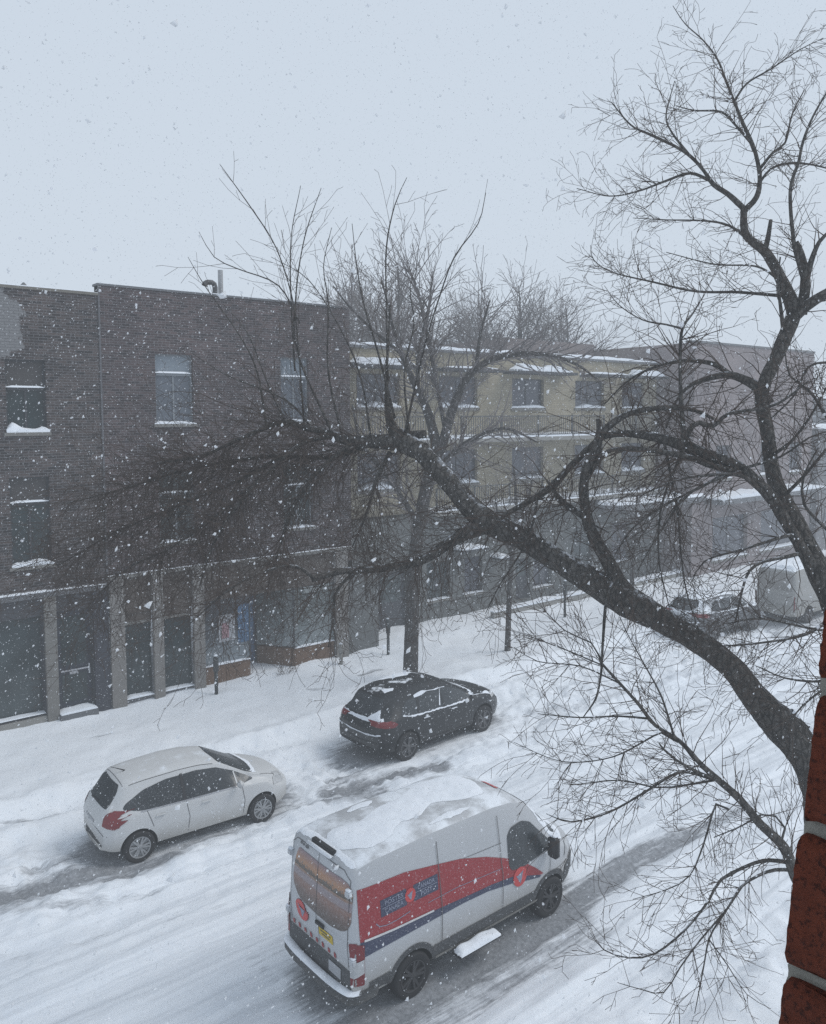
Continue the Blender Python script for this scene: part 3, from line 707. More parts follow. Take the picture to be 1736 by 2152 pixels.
def mail_van():
    t = thing('mail_van', 'white mail van with red and blue stripe and sunset picture on its rear doors', 'van', (6.12, 9.86, 0), math.radians(1.0))
    b = van_shape(t, VAN_P)
    # lower black cladding
    b.decal('side_cladding', [[(.30, .38), (.70, .38), (.70, .60), (.30, .60)], [(1.5, .38), (3.74, .38), (3.74, .60), (1.5, .62)], [(4.56, .40), (4.85, .42), (4.85, .74), (4.58, .66)]], 'side', M_BLACKP, .012)
    b.decal('side_cladding', [[(.30, .38), (.70, .38), (.70, .60), (.30, .60)], [(1.5, .38), (3.74, .38), (3.74, .60), (1.5, .62)]], 'far', M_BLACKP, .012)
    b.decal('rear_band', rnd_poly([(-.80, .44), (.80, .44), (.80, .80), (-.80, .80)], .02), 'rear', M_BLACKP, .012)
    top = [(0.34, 1.83), (.71, 1.81), (1.18, 1.79), (1.79, 1.69), (2.31, 1.60), (2.86, 1.44), (3.22, 1.30), (3.5, 1.17), (3.80, 1.00), (4.0, .86), (4.19, .70)]
    mid = [(.34, 1.10), (.94, 1.06), (1.76, 1.03), (2.45, .99), (2.95, .97), (3.42, .92), (3.8, .80), (4.14, .69)]
    bot = [(.34, .87), (.7, .88), (1.17, .89), (1.76, .90), (2.31, .91), (2.86, .89), (3.4, .81), (3.8, .72), (4.1, .66)]
    for pl in ('side', 'far'):
        b.decal('red_stripe', [sv(p) for p in top+mid[::-1]], pl, M_POSTRED, .006)
        b.decal('blue_stripe', [sv(p) for p in mid+bot[::-1]], pl, M_POSTBLUE, .007)
        b.strip('white_line', [sv(p) for p in [(.40, 1.105), (.94, 1.065), (1.70, 1.04)]], .03, pl, plain('line_white', (.6, .6, .6), .5), .013)
        fl = pl == 'far'
        p1 = b.decal('name_panel', [sv(p) for p in ([(.72, 1.55), (1.20, 1.55), (1.20, 1.31), (.72, 1.31)])], pl, M_POSTBLUE, .010)
        p2 = b.decal('name_panel', [sv(p) for p in ([(1.34, 1.55), (1.82, 1.55), (1.82, 1.31), (1.34, 1.31)])], pl, M_POSTBLUE, .010)
        cx = lambda a: sv((a, 1))[0]; cz = lambda q: sv((1, q))[1]
        A, B = (.96, 1.58) if not fl else (1.58, .96)
        text_polys(b, 'POSTES', cx(A), cz(1.485), .09, pl, M_LETTER, fl, p1, .016, .33); text_polys(b, 'CANADA', cx(A), cz(1.375), .09, pl, M_LETTER, fl, p1, .016, .33)
        text_polys(b, 'CANADA', cx(B), cz(1.485), .09, pl, M_LETTER, fl, p2, .016, .33); text_polys(b, 'POST', cx(B), cz(1.375), .09, pl, M_LETTER, fl, p2, .016, .22)
        b.strip('panel_line', [sv(p) for p in [(.74, 1.43), (1.18, 1.43)]], .008, pl, M_LETTER, .016, p1); b.strip('panel_line', [sv(p) for p in [(1.36, 1.43), (1.80, 1.43)]], .008, pl, M_LETTER, .016, p2)
        emblem(b, cx(1.27), cz(1.43), .10, pl, None, -1 if fl else 1); emblem(b, cx(3.60), cz(.86), .16, pl, None, -1 if fl else 1)
        b.strip('curved_line', [sv(p) for p in [(.62, 1.26), (.68, 1.20), (.80, 1.17), (1.0, 1.17), (1.25, 1.20)]], .012, pl, M_LETTER, .012)
        b.strip('curved_line', [sv(p) for p in [(1.6, 1.19), (2.2, 1.20), (2.7, 1.17), (3.2, 1.14)]], .008, pl, M_LETTER, .012)
        b.strip('door_gap', [(1.66, .60), (1.66, 1.4), (1.63, 2.14)], .014, pl, M_SEAM, .016); b.strip('door_gap', [(2.97, .60), (2.97, 1.2), (2.94, 1.85), (2.92, 2.12)], .012, pl, M_SEAM, .016)
        b.strip('door_gap', [(4.10, .8), (4.14, 1.1)], .012, pl, M_SEAM, .016)
        b.strip('slide_rail', [(.36, 1.72), (1.62, 1.68)], .008, pl, M_SEAM, .004); b.strip('slide_rail', [(1.7, 1.72), (3.0, 1.66)], .008, pl, M_SEAM, .004)
        b.decal('side_window', rnd_poly([(3.13, 1.22), (3.14, 1.72), (3.24, 1.82), (3.52, 1.83), (3.74, 1.74), (4.12, 1.36), (4.26, 1.22), (3.86, 1.17), (3.5, 1.13), (3.2, 1.15)], .05), pl, M_CGLASS, .012)
        b.decal('tail_light', rnd_poly([(.04, .62), (.22, .60), (.22, 1.18), (.05, 1.22)], .02), pl, M_RED, .012, .06)
        b.decal('reverse_light', [(.06, .74), (.21, .78), (.21, .98), (.06, .96)], pl, M_LENS, .02, .06)
        b.decal('headlight', rnd_poly([(4.56, .86), (4.82, .92), (4.85, 1.06), (4.66, 1.08)], .03), pl, M_LENS, .012, .06)
    M = [rvv(p) for p in [(10.16, 2.22), (10.25, 1.98), (10.29, 1.74), (10.26, 1.60), (10.1, 1.46), (9.9, 1.43), (9.55, 1.41), (9.28, 1.40), (9.03, 1.43), (8.92, 1.49), (8.87, 1.60), (8.87, 2.04), (8.92, 2.16), (9.06, 2.20)]]
    b.decal('picture_panel', rnd_poly(M, .05), 'rear', mural_mat(), .010)
    emblem(b, .40, 1.16, .165, 'rear')
    y1 = b.decal('yellow_sticker', [(-.02, 1.12), (-.38, 1.12), (-.38, .99), (-.02, .99)], 'rear', plain('sticker_yellow', (.55, .40, .03), .5), .010)
    b.strip('sticker_text', [(-.07, 1.08), (-.33, 1.08)], .016, 'rear', M_SEAM, .016, y1); b.strip('sticker_text', [(-.10, 1.035), (-.30, 1.035)], .016, 'rear', M_SEAM, .016, y1)
    for i in range(8):
        y = .70-i*.155
        b.decal('red_check', [(y, .89+.012*(i % 2)), (y-.055, .885), (y-.062, .825), (y-.007, .83)], 'rear', M_POSTRED, .010)
    b.strip('door_gap', [(-.02, .82), (-.02, 2.18)], .010, 'rear', M_SEAM, .014)
    b.strip('door_gap', [(-.74, .84), (-.74, 2.07), (-.6, 2.17), (0, 2.20), (.6, 2.17), (.74, 2.07), (.74, .84)], .010, 'rear', M_SEAM, .008)
    b.strip('fleet_number', [(.50, 2.15), (.44, 2.15)], .03, 'rear', M_SEAM, .012); b.strip('fleet_number', [(.42, 2.15), (.38, 2.15)], .03, 'rear', M_SEAM, .012); b.strip('fleet_number', [(.35, 2.15), (.27, 2.15)], .04, 'rear', M_SEAM, .012)
    MB().box(-.035, .0, -.24, -.02, 1.175, 1.235).build('door_handle', M_RUB, t, bevel=.012)
    for pl_y in (-.83, .83):
        for zz in (1.86, .92):
            yh = pl_y*(.90 if zz > 1.5 else 1.0); hg = MB().box(.02, .10, yh-.05, yh+.05, zz, zz+.09).build('hinge', VAN_P, t, bevel=.015)
            MB().box(.03, .09, yh-.045, yh+.045, zz+.09, zz+.115).build('snow_cap', M_SNOW, hg, bevel=.01)
        b.decal('tail_light', rnd_poly([(math.copysign(.79, pl_y), .62), (math.copysign(.90, pl_y), .62), (math.copysign(.90, pl_y), 1.22), (math.copysign(.79, pl_y), 1.22)], .01), 'rear', M_RED, .014, .05)
        b.decal('reverse_light', [(math.copysign(.80, pl_y), .74), (math.copysign(.90, pl_y), .74), (math.copysign(.90, pl_y), .97), (math.copysign(.80, pl_y), .95)], 'rear', M_LENS, .022, .05)
    # bumper with a ledge of snow
    pts = [(.40, -.93), (.10, -.92), (-.03, -.84), (-.09, -.5), (-.10, 0), (-.09, .5), (-.03, .84), (.10, .92), (.40, .93)]
    m = MB()
    def ring(off, z): return [(x+(.11 if off else 0), y*(.90 if off else 1), z) for x, y in pts]
    n = len(pts); vs = ring(0, .37)+ring(0, .52)+ring(1, .52)+ring(1, .37)
    fs = []
    for i in range(n-1):
        for a in range(4): b2 = (a+1) % 4; fs.append((a*n+i, a*n+i+1, b2*n+i+1, b2*n+i))
    fs += [(0, n, 2*n, 3*n), (n-1, 2*n-1, 3*n-1, 4*n-1)]
    bp = m.add(vs, fs).build('rear_bumper', M_BLACKP, t, bevel=.012)
    m = MB(); K = 40; P2 = catmull([Vector((x, y, 0)) for x, y in pts[1:-1]], .06)
    vs = []
    for p in P2:
        hh = .035+.03*noise.noise(p*4)
        if -.62 < p.y < -.28 : hh = .006
        vs += [(p.x-.01, p.y*1.005, .518), (p.x+.02, p.y*.985, .522+hh), (p.x+.08, p.y*.94, .522+hh*.9), (p.x+.12, p.y*.90, .518)]
    fs = [(i*4+j, i*4+j+1, i*4+5+j, i*4+4+j) for i in range(len(P2)-1) for j in range(3)]
    m.add(vs, fs).build('snow_ledge', M_SNOW, bp, smooth=True)
    b.decal('number_plate', [(-.27, .58), (-.57, .58), (-.57, .74), (-.27, .74)], 'rear', plain('plate_face', (.35, .36, .38), .5), .022)
    # high vent with a snow covered camera pod at the roof edge
    MB().box(.10, .18, -.30, .24, 2.25, 2.315).build('roof_vent', M_RUB, t, bevel=.01)
    MB().box(.02, .09, -.34, .28, 2.235, 2.285).build('brake_light_hood', M_SNOW, t, bevel=.02, smooth=True)
    MB().box(.0, .06, -.50, -.42, 2.15, 2.22).build('camera_pod', plain('pod_grey', (.4, .4, .42), .4), t, bevel=.02, smooth=True)
    # roof: deeper snow toward the middle
    def blob(pts, th, nm='snow_patch'): b.decal(nm, rnd_poly(pts, .12), 'top', M_SNOW, .006, .06, None, True, th)
    blob([(.22, -.30), (.6, -.55), (1.0, -.52), (1.3, -.30), (1.75, -.35), (2.1, -.12), (2.7, -.4), (3.1, -.38), (3.3, .1), (3.2, .52), (2.4, .58), (1.8, .32), (1.3, .30), (.9, .12), (.45, .25), (.24, .1)], .022)
    blob([(.9, .52), (1.35, .45), (1.5, .58), (1.2, .68)], .02); blob([(.14, -.70), (.24, -.74), (.26, .74), (.14, .72)], .02, 'snow_ridge'); blob([(1.9, .62), (2.7, .64), (2.6, .74), (1.95, .72)], .02)
    blob([(1.6, -.60), (2.2, -.66), (2.6, -.58), (2.1, -.50)], .018)
    b.decal('windscreen', rnd_poly([(3.80, -.62), (4.46, -.72), (4.55, 0), (4.46, .72), (3.80, .62), (3.76, 0)], .06), 'top', M_CGLASS, .01)
    b.decal('snow_patch', rnd_poly([(3.78, -.66), (4.5, -.78), (4.52, -.62), (4.1, -.55), (3.85, -.50)], .03), 'top', M_SNOW, .02, .05, None, True, .02)
    b.decal('snow_patch', rnd_poly([(4.48, -.72), (4.55, 0), (4.48, .72), (4.62, .72), (4.72, 0), (4.62, -.74)], .03), 'top', M_SNOW, .02, .05, None, True, .04)
    b.decal('roof_emblem', rnd_poly([(3.50, -.20), (3.62, -.18), (3.62, .16), (3.50, .16)], .05), 'top', plain('emblem_red', (.5, .06, .06), .4), .012)
    # mirrors
    for sg in (-1, 1):
        mm = MB().box(3.98, 4.12, min(sg*.93, sg*1.14), max(sg*.93, sg*1.14), 1.12, 1.48).build('wing_mirror', M_RUB, t, bevel=.04, smooth=True)
        MB().box(4.0, 4.10, min(sg*.94, sg*1.10), max(sg*.94, sg*1.10), 1.482, 1.51).build('snow_cap', M_SNOW, mm, bevel=.012)
        MB().tube([(4.08, sg*.84, 1.2), (4.06, sg*1.0, 1.22)], .03, 8).build('mirror_arm', M_RUB, mm)
    fb = MB()
    # front bumper and grille
    b.decal('front_bumper', rnd_poly([(-.80, .40), (.80, .40), (.80, .70), (-.80, .70)], .04), 'front', M_BLACKP, .014)
    b.decal('front_bumper', rnd_poly([(4.58, .40), (5.02, .42), (5.02, .80), (4.8, .74), (4.6, .70)], .03), 'side', M_BLACKP, .014)
    # running board with snow on it
    MB().box(1.86, 2.78, -1.10, -.88, .33, .36).build('side_step', M_RUB, t, bevel=.01)
    m = MB(); vs = []; NX, NY = 24, 9
    for i in range(NX):
        for j in range(NY):
            x = 1.88+.88*i/(NX-1); y = -1.095+.20*j/(NY-1); e = min(i, NX-1-i, 2)/2*min(j, NY-1-j, 2)/2
            uu, vv = 2*i/(NX-1)-1, 2*j/(NY-1)-1; dome = max(0, 1-abs(uu)**5)**.5*max(0, 1-abs(vv)**4)**.5
            vs.append((x, y*1.0, .355+dome*(.085+.05*noise.noise(Vector((x*4, y*5, 0))))))
    m.add(vs, [(i*NY+j, (i+1)*NY+j, (i+1)*NY+j+1, i*NY+j+1) for i in range(NX-1) for j in range(NY-1)]).build('snow_patch', M_SNOW, t, smooth=True)
    b.strip('sill_trim', [(1.55, .41), (3.85, .41)], .05, 'side', plain('dirty_sill', (.25, .24, .22), .6), .018)
    for x0 in (1.10, 4.14):
        for sg in (-1, 1):
            a = [(x0+.435*math.cos(q), .33+.435*math.sin(q)) for q in [PI*i/14 for i in range(15)]]
            if sg < 0: b.strip('arch_trim', a, .085, 'side', M_BLACKP, .012)
    for x0 in (1.10, 4.14):
        wheel(t, x0, -.775, .345, .22, -1, plain('grimy_rim', (.045, .045, .048), .6), 5); wheel(t, x0, .775, .345, .22, 1, plain('grimy_rim', (.045, .045, .048), .6), 5)
    return t
mail_van()

# ---- far vehicles
suv('parked_car', 'snow covered dark car parked far down the street, seen just above the long bare limb', (27.1, 17.55, 0), math.radians(-2),
    paint('snowed_car_paint', (.05, .052, .06), .35, .3, .5, (.35, .6, 1.2, .15, .15), dust=.2))
def far_van():
    t = thing('delivery_van', 'hazy grey delivery van with a red mark on its side, farthest vehicle down the street', 'van', (32.2, 16.5, 0), math.radians(-1))
    P = paint('far_van_paint', (.27, .265, .25), .4, .6, .9, (.4, .7, 1.0, .05, .15))
    b = van_shape(t, P)
    b.decal('red_mark', rnd_poly([(2.6, .7), (2.8, 1.5), (3.0, 1.9), (3.2, 1.6), (3.5, 1.3), (3.2, .8)], .1), 'side', plain('faded_red', (.45, .10, .08), .5), .01)
    b.decal('side_window', rnd_poly([(3.13, 1.22), (3.14, 1.82), (3.60, 1.86), (4.26, 1.22), (3.5, 1.13)], .05), 'side', M_CGLASS, .012)
    b.decal('rear_window', rnd_poly([(-.7, 1.4), (.7, 1.4), (.7, 2.1), (-.7, 2.1)], .05), 'rear', glass_mat('van_rear_glass', (.24, .23, .22)), .012)
    b.decal('tail_light', [(.79, .6), (.9, .6), (.9, 1.2), (.79, 1.2)], 'rear', M_RED, .012); b.decal('tail_light', [(-.79, .6), (-.9, .6), (-.9, 1.2), (-.79, 1.2)], 'rear', M_RED, .012)
    b.decal('snow_patch', rnd_poly([(.2, -.7), (3.4, -.65), (3.4, .65), (.2, .7)], .15), 'top', M_SNOW, .02, .1, None, True, .09)
    b.decal('windscreen', rnd_poly([(3.80, -.62), (4.46, -.72), (4.46, .72), (3.80, .62)], .06), 'top', M_CGLASS, .01)
    for x0 in (1.10, 4.14): wheel(t, x0, -.775, .345, .22, -1, M_RIMD); wheel(t, x0, .775, .345, .22, 1, M_RIMD)
far_van()

# ------------------------------------------------------------------ buildings
FY = 23.0
def fx(px, py, Y=FY): return on_y(px, py, Y)
def wall_with_holes(x0, x1, z0, z1, Y, holes, depth, thick_to=None):
    """street wall facing -y with rectangular openings and reveals"""
    m = MB()
    X = sorted({x0, x1, *[h[0] for h in holes], *[h[1] for h in holes]}); Z = sorted({z0, z1, *[h[2] for h in holes], *[h[3] for h in holes]})
    for a, b in zip(X, X[1:]):
        for c, d in zip(Z, Z[1:]):
            if any(h[0]-1e-6 <= a and b <= h[1]+1e-6 and h[2]-1e-6 <= c and d <= h[3]+1e-6 for h in holes): continue
            m.quad((a, Y, c), (b, Y, c), (b, Y, d), (a, Y, d))
    for a, b, c, d in holes:
        e = Y+depth
        m.quad((a, Y, c), (a, Y, d), (a, e, d), (a, e, c)); m.quad((b, Y, c), (b, e, c), (b, e, d), (b, Y, d))
        m.quad((a, Y, d), (b, Y, d), (b, e, d), (a, e, d)); m.quad((a, Y, c), (a, e, c), (b, e, c), (b, Y, c))
    return m
M_FRAME_D = plain('dark_frame', (.035, .038, .045), .5)
M_FRAME_G = plain('grey_frame', (.20, .22, .24), .5)
M_STONE = plain('grey_stone', (.17, .165, .155), .85, var=.3, nscale=4, bump=.01)
M_CONC = plain('concrete', (.24, .235, .22), .9, var=.25, nscale=3, bump=.01)
M_METAL = plain('flashing', (.12, .125, .135), .5)
G_UP = glass_mat('pale_upper_glass', (.20, .235, .27), .15, .25, .7)
G_CURT = glass_mat('curtained_glass', (.105, .12, .145), .12, .35, 1.5)
def disp_glass(name, lo, hi):  # pale foot of the pane is snow reflection painted into the glass colour
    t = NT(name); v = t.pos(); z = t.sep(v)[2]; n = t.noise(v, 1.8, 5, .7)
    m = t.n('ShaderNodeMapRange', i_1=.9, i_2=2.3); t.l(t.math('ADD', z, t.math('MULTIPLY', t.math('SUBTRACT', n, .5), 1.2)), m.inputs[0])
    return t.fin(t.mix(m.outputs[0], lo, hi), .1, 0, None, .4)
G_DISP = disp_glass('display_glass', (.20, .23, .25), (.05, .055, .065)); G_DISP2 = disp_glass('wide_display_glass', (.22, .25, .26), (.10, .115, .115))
G_DARK = glass_mat('dark_shop_glass', (.022, .033, .036), .10, .95, 1.6)
G_GREY = glass_mat('grey_shop_glass', (.05, .064, .068), .10, .8, 1.3)
def snow_bar(parent, a, b, y0, y1, z, h, name='snow_cap', slope=0, lump=.5):
    m = MB(); n = max(4, int((b-a)/.08)); vs = []
    for i in range(n+1):
        t_ = i/n; x = a+(b-a)*t_; hh = h*(1+lump*noise.noise(Vector((x*2.1, z*3, y0)))) * min(1, .35+4*min(t_, 1-t_)) + slope*t_
        vs += [(x, y0, z), (x, y0+.01, z+hh*.75), (x, (y0+y1)/2, z+hh), (x, y1, z+hh*1.1), (x, y1, z)]
    fs = [(i*5+j, i*5+j+1, i*5+6+j, i*5+5+j) for i in range(n) for j in range(4)]+[(0, 1, 2, 3, 4), tuple(n*5+k for k in (4, 3, 2, 1, 0))]
    return m.add(vs, fs).build(name, M_SNOW, parent, smooth=True, sharp=50)
def window(parent, a, b, c, d, Y, glass, glass2=None, transom=None, mullion=True, sill_h=.09, sill_snow=.06, frame=M_FRAME_G, mound=None, depth=.16, sill_mat=None):
    """window a..b x c..d set in a wall at Y; children pane, sill, snow"""
    m = MB(); e = Y+depth-.05; f = .05; k = .06
    m.box(a, a+f, e, e+k, c, d); m.box(b-f, b, e, e+k, c, d); m.box(a+f, b-f, e, e+k, d-f, d); m.box(a+f, b-f, e, e+k, c, c+f)
    if transom: m.box(a+f, b-f, e-.03, e+k, transom-.03, transom+.04)
    if mullion: m.box((a+b)/2-.025, (a+b)/2+.025, e+.002, e+k, c+f, (transom-.03) if transom else d-f)
    w_ = m.build('window', frame, parent)
    t2 = transom or d
    MB().quad((a+f, e+.03, c+f), (b-f, e+.03, c+f), (b-f, e+.03, t2), (a+f, e+.03, t2)).build('pane', glass, w_)
    if transom: MB().quad((a+f, e+.03, t2), (b-f, e+.03, t2), (b-f, e+.03, d-f), (a+f, e+.03, d-f)).build('pane', glass2 or glass, w_)
    if transom: snow_bar(w_, a+.01, b-.01, e-.06, e, transom+.04, .05, lump=.3)
    MB().box(a-.08, b+.08, Y-.06, Y+depth, c-sill_h, c-.002).build('sill', sill_mat or M_STONE, w_)
    if mound: 
        s_ = snow_bar(w_, a-.02, b+.05, Y-.05, Y+depth-.05, c, mound, lump=1.0)
    else: snow_bar(w_, a-.06, b+.06, Y-.05, Y+depth-.05, c, sill_snow)
    return w_

# ---- building one: dark brick, far left, with a big shop window
XS = 7.66; XE = 15.92
M_BRK1 = brick_mat('dark_brown_brick', (.022, .019, .020), (.085, .066, .062), (.13, .13, .135), snow=.7, patch=((4.6, FY, 10.9), 1.75))
M_BRK2 = brick_mat('dark_purple_brick', (.028, .021, .024), (.098, .070, .070), (.14, .135, .14), snow=.65, seed=3.3)
B1 = thing('brick_building', 'dark brick building at the left edge with lower roof and wide shop window', 'building', (0, FY, 0))
x0, x1 = -6.0, XS-.003
def rel(o): o.location.y -= FY; return o   # children are modelled in world space, the parent stands on the street line
wl = [(5.26, 6.24, 8.12, 10.0), (5.26, 6.24, 4.62, 6.95), (1.2, 2.2, 8.12, 10.0), (1.2, 2.2, 4.62, 6.95)]
roof1 = 11.80
m = wall_with_holes(x0, x1, 3.9, roof1, FY, wl, .16); m.box(x0, x1, FY+.3, FY+12, 3.9, roof1-.15)
rel(m.build('wall', M_BRK1, B1))
rel(MB().box(x0, x1, FY-.04, FY+.5, roof1-.002, roof1+.07).build('coping', plain('old_coping', (.16, .15, .13), .8), B1))
for i, h in enumerate(wl):
    ww = window(B1, *h, FY, G_DARK, plain('boarded_transom', (.06, .055, .055), .8), transom=9.24 if h[2] > 6 else 6.25, mound=.2 if h[2] > 6 else .12, frame=M_FRAME_D); rel(ww)
rel(snow_bar(B1, x0, x1, FY-.03, FY+.48, roof1+.07, .04, 'snow_cap'))
# shopfront
sh = [(x0+.5, 5.93, .62, 3.25), (6.28, 7.22, .55, 3.30)]
rel(wall_with_holes(x0, x1, 0, 3.75, FY+.02, sh, .25).build('shopfront', plain('charcoal_cladding', (.045, .047, .055), .6), B1))
cz = rel(MB().box(x0, x1, FY-.10, FY+.1, 3.752, 3.90).build('cornice', M_METAL, B1)); rel2 = snow_bar(cz, x0, x1, FY-.10, FY-.005, 3.90, .045)
rel(MB().box(x0, 5.96, FY-.05, FY+.018, .0, .55).build('plinth', M_CONC, B1)); 
o = rel(MB().quad((x0+.5, FY+.25, .62), (5.93, FY+.25, .62), (5.93, FY+.25, 3.25), (x0+.5, FY+.25, 3.25)).build('shop_window', G_GREY, B1))
for xx in (-3, -.2, 2.7): MB().box(xx-.03, xx+.03, FY+.2, FY+.26, .62, 3.25).build('mullion', M_FRAME_D, o)
snow_bar(o, x0+.5, 5.93, FY-.03, FY+.2, .62, .05)
rel(MB().box(5.97, 6.27, FY-.10, FY+.016, 0, 3.75).build('pilaster', M_STONE, B1))
rel(MB().box(7.24, 7.655, FY-.08, FY+.016, 0, 3.75).build('pilaster', plain('blue_black_panel', (.028, .03, .042), .5), B1))
dr = rel(MB().box(6.30, 7.20, FY+.14, FY+.20, .58, 3.28).build('door', plain('door_navy', (.022, .027, .042), .4), B1))
MB().quad((6.42, FY+.13, 1.75), (7.08, FY+.13, 1.75), (7.08, FY+.13, 3.1), (6.42, FY+.13, 3.1)).build('pane', G_DARK, dr)
MB().quad((6.42, FY+.13, .75), (7.08, FY+.13, .75), (7.08, FY+.13, 1.5), (6.42, FY+.13, 1.5)).build('pane', G_DARK, dr)
MB().box(6.38, 7.12, FY+.07, FY+.10, 1.60, 1.64).build('push_bar', M_CHROME, dr); MB().box(6.62, 6.84, FY+.11, FY+.13, 1.50, 1.57).build('letter_slot', M_CHROME, dr); MB().box(7.12, 7.15, FY+.08, FY+.12, 1.45, 1.72).build('handle', plain('white_handle', (.7, .72, .74), .4), dr)
st = rel(MB().box(6.25, 7.25, FY-.25, FY+.13, .30, .52).build('door_step', M_METAL, B1, bevel=.01)); snow_bar(st, 6.27, 7.23, FY-.24, FY+.12, .52, .08)

# ---- building two: taller brick block with two upper windows and a recessed shop entrance
B2 = thing('brick_building', 'taller dark brick building with pale stone pillars and orange tiled shop front', 'building', (0, FY, 0))
x0, x1 = XS, XE; roof2 = 12.07
wl = [(9.20, 10.34, 8.30, 10.30), (13.27, 14.30, 8.34, 10.36), (9.22, 10.30, 4.86, 6.95), (13.30, 14.40, 4.90, 6.95)]
m = wall_with_holes(x0, x1, 4.10, roof2, FY, wl, .16); m.box(x0+.01, x1-.01, FY+.3, FY+13, 4.1, roof2-.2)
m.quad((x0, FY, 4.1), (x0, FY+.3, 4.1), (x0, FY+.3, roof2), (x0, FY, roof2)); m.quad((x1, FY, 4.1), (x1, FY, roof2), (x1, FY+13, roof2), (x1, FY+13, 4.1)); m.quad((x0, FY, roof2), (x0, FY+.3, roof2), (x0, FY+.3, roof2-.4), (x0, FY, roof2-.4))
m.quad((x0, FY, roof2), (x1, FY, roof2), (x1, FY+.3, roof2), (x0, FY+.3, roof2))
rel(m.build('wall', M_BRK2, B2))
for i, h in enumerate(wl):
    rel(window(B2, *h, FY, G_CURT if i < 2 else G_DARK, G_UP if i < 2 else G_DARK, transom=9.72 if h[2] > 6 else 6.25, frame=M_FRAME_G, sill_snow=.07))
rel(MB().box(x0-.03, x1+.02, FY-.04, FY+.36, roof2+.002, roof2+.06).build('coping', M_METAL, B2)); rel(snow_bar(B2, x0, x1, FY+.02, FY+.34, roof2+.06, .04))
rel(MB().box(x0-.014, x0+.03, FY-.03, FY-.002, 4.1, roof2).build('downpipe', plain('pipe_grey', (.10, .10, .11), .6), B2))
# fascia over the shops
rel(MB().box(x0, x1, FY-.02, FY+.4, 2.95, 4.0).build('fascia', plain('brown_fascia', (.065, .048, .038), .7, var=.3, nscale=3), B2))
cz = rel(MB().box(x0, x1, FY-.12, FY+.1, 4.0, 4.098).build('cornice', M_STONE, B2)); snow_bar(cz, x0, x1, FY-.12, FY-.06, 4.1, .02)
for a, b, zt in ((7.68, 8.08, 3.99), (8.90, 9.20, 3.99), (10.13, 10.47, 3.99), (15.18, 15.66, 3.99)):
    p = rel(MB().box(a, b, FY-.14, FY-.023, 0, zt).build('pillar', plain('pillar_stone', (.19, .18, .17), .85, var=.25, nscale=3, bump=.01), B2))
rel(MB().box(15.665, 17.02, FY-.02, FY+1.6, 0, 3.6).build('end_pier', plain('grey_render', (.12, .125, .125), .9, var=.25, nscale=2), B2))
for a, b in ((8.083, 8.897), (9.203, 10.127)):
    o = rel(MB().box(a, b, FY+.10, FY+.16, .5, 2.60).build('shop_window', G_DARK, B2))
    MB().box(a, b, FY+.04, FY+.18, 2.62, 2.70).build('frame', M_CONC, o); MB().box(a, b, FY+.0, FY+.2, .3, .498).build('plinth', M_METAL, o)
    rel(MB().box(a, b, FY+.02, FY+.2, 2.702, 2.948).build('panel', plain('brown_fascia', (.065, .048, .038), .7), B2))
    snow_bar(o, a, b, FY-.08, FY+.1, .5, .06)
M_TILE = plain('orange_tile', (.13, .072, .040), .6, var=.35, nscale=7)
def display(a, b, zb, side_x, side_y, pn):
    """glass display box with a splayed return"""
    base = MB(); base.add([(a, FY+.0, .2), (b, FY+.0, .2), (b, FY+.0, zb), (a, FY+.0, zb), (side_x, side_y, .2), (side_x, side_y, zb)],
        [(0, 1, 2, 3), (0, 3, 5, 4) if side_x < a else (1, 4, 5, 2), (3, 2, 5)])
    o = rel(base.build('display_base', M_TILE, B2))
    g = MB(); g.quad((a, FY+.03, zb+.05), (b, FY+.03, zb+.05), (b, FY+.03, 2.94), (a, FY+.03, 2.94))
    e = a if side_x < a else b
    g.quad((e, FY+.03, zb+.05), (side_x, side_y, zb+.05), (side_x, side_y, 2.94), (e, FY+.03, 2.94))
    gl = rel(g.build('display_window', G_DISP2 if pn else G_DISP, B2))
    MB().box(e-.02, e+.02, FY+.0, FY+.045, zb, 2.94).build('frame', M_FRAME_D, gl); snow_bar(gl, a, b, FY-.03, FY+.028, zb+.002, .05)
    return gl
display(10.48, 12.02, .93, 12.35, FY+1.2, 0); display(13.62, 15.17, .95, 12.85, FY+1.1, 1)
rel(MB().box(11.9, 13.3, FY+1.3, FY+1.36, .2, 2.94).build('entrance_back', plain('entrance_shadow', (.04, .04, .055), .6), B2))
bd = rel(MB().box(12.36, 12.84, FY+1.22, FY+1.29, .45, 2.6).build('door', plain('door_blue', (.05, .09, .17), .5), B2))
MB().quad((12.42, FY+1.215, 1.3), (12.78, FY+1.215, 1.3), (12.78, FY+1.215, 2.5), (12.42, FY+1.215, 2.5)).build('pane', glass_mat('blue_poster_glass', (.06, .13, .24), .2, .7, 5), bd)
# posters behind the left display
ps = rel(MB().quad((10.98, FY+.012, 1.62), (11.52, FY+.012, 1.62), (11.52, FY+.012, 2.45), (10.98, FY+.012, 2.45)).build('poster', plain('poster_white', (.34, .35, .37), .6, var=.6, nscale=9), B2))
MB().quad((11.08, FY+.006, 1.72), (11.32, FY+.006, 1.72), (11.32, FY+.006, 2.2), (11.08, FY+.006, 2.2)).build('poster_art', plain('poster_pink', (.30, .17, .19), .6, var=.8, nscale=16), ps)
rel(MB().quad((11.62, FY+.012, 1.5), (12.01, FY+.012, 1.5), (12.01, FY+.012, 2.7), (11.62, FY+.012, 2.7)).build('poster', plain('poster_blue', (.05, .11, .20), .5, var=.6, nscale=6), B2))
rel(MB().box(14.0, 15.1, FY+.005, FY+.02, 2.72, 2.93).build('sign_panel', plain('faded_sign', (.22, .24, .24), .6), B2))
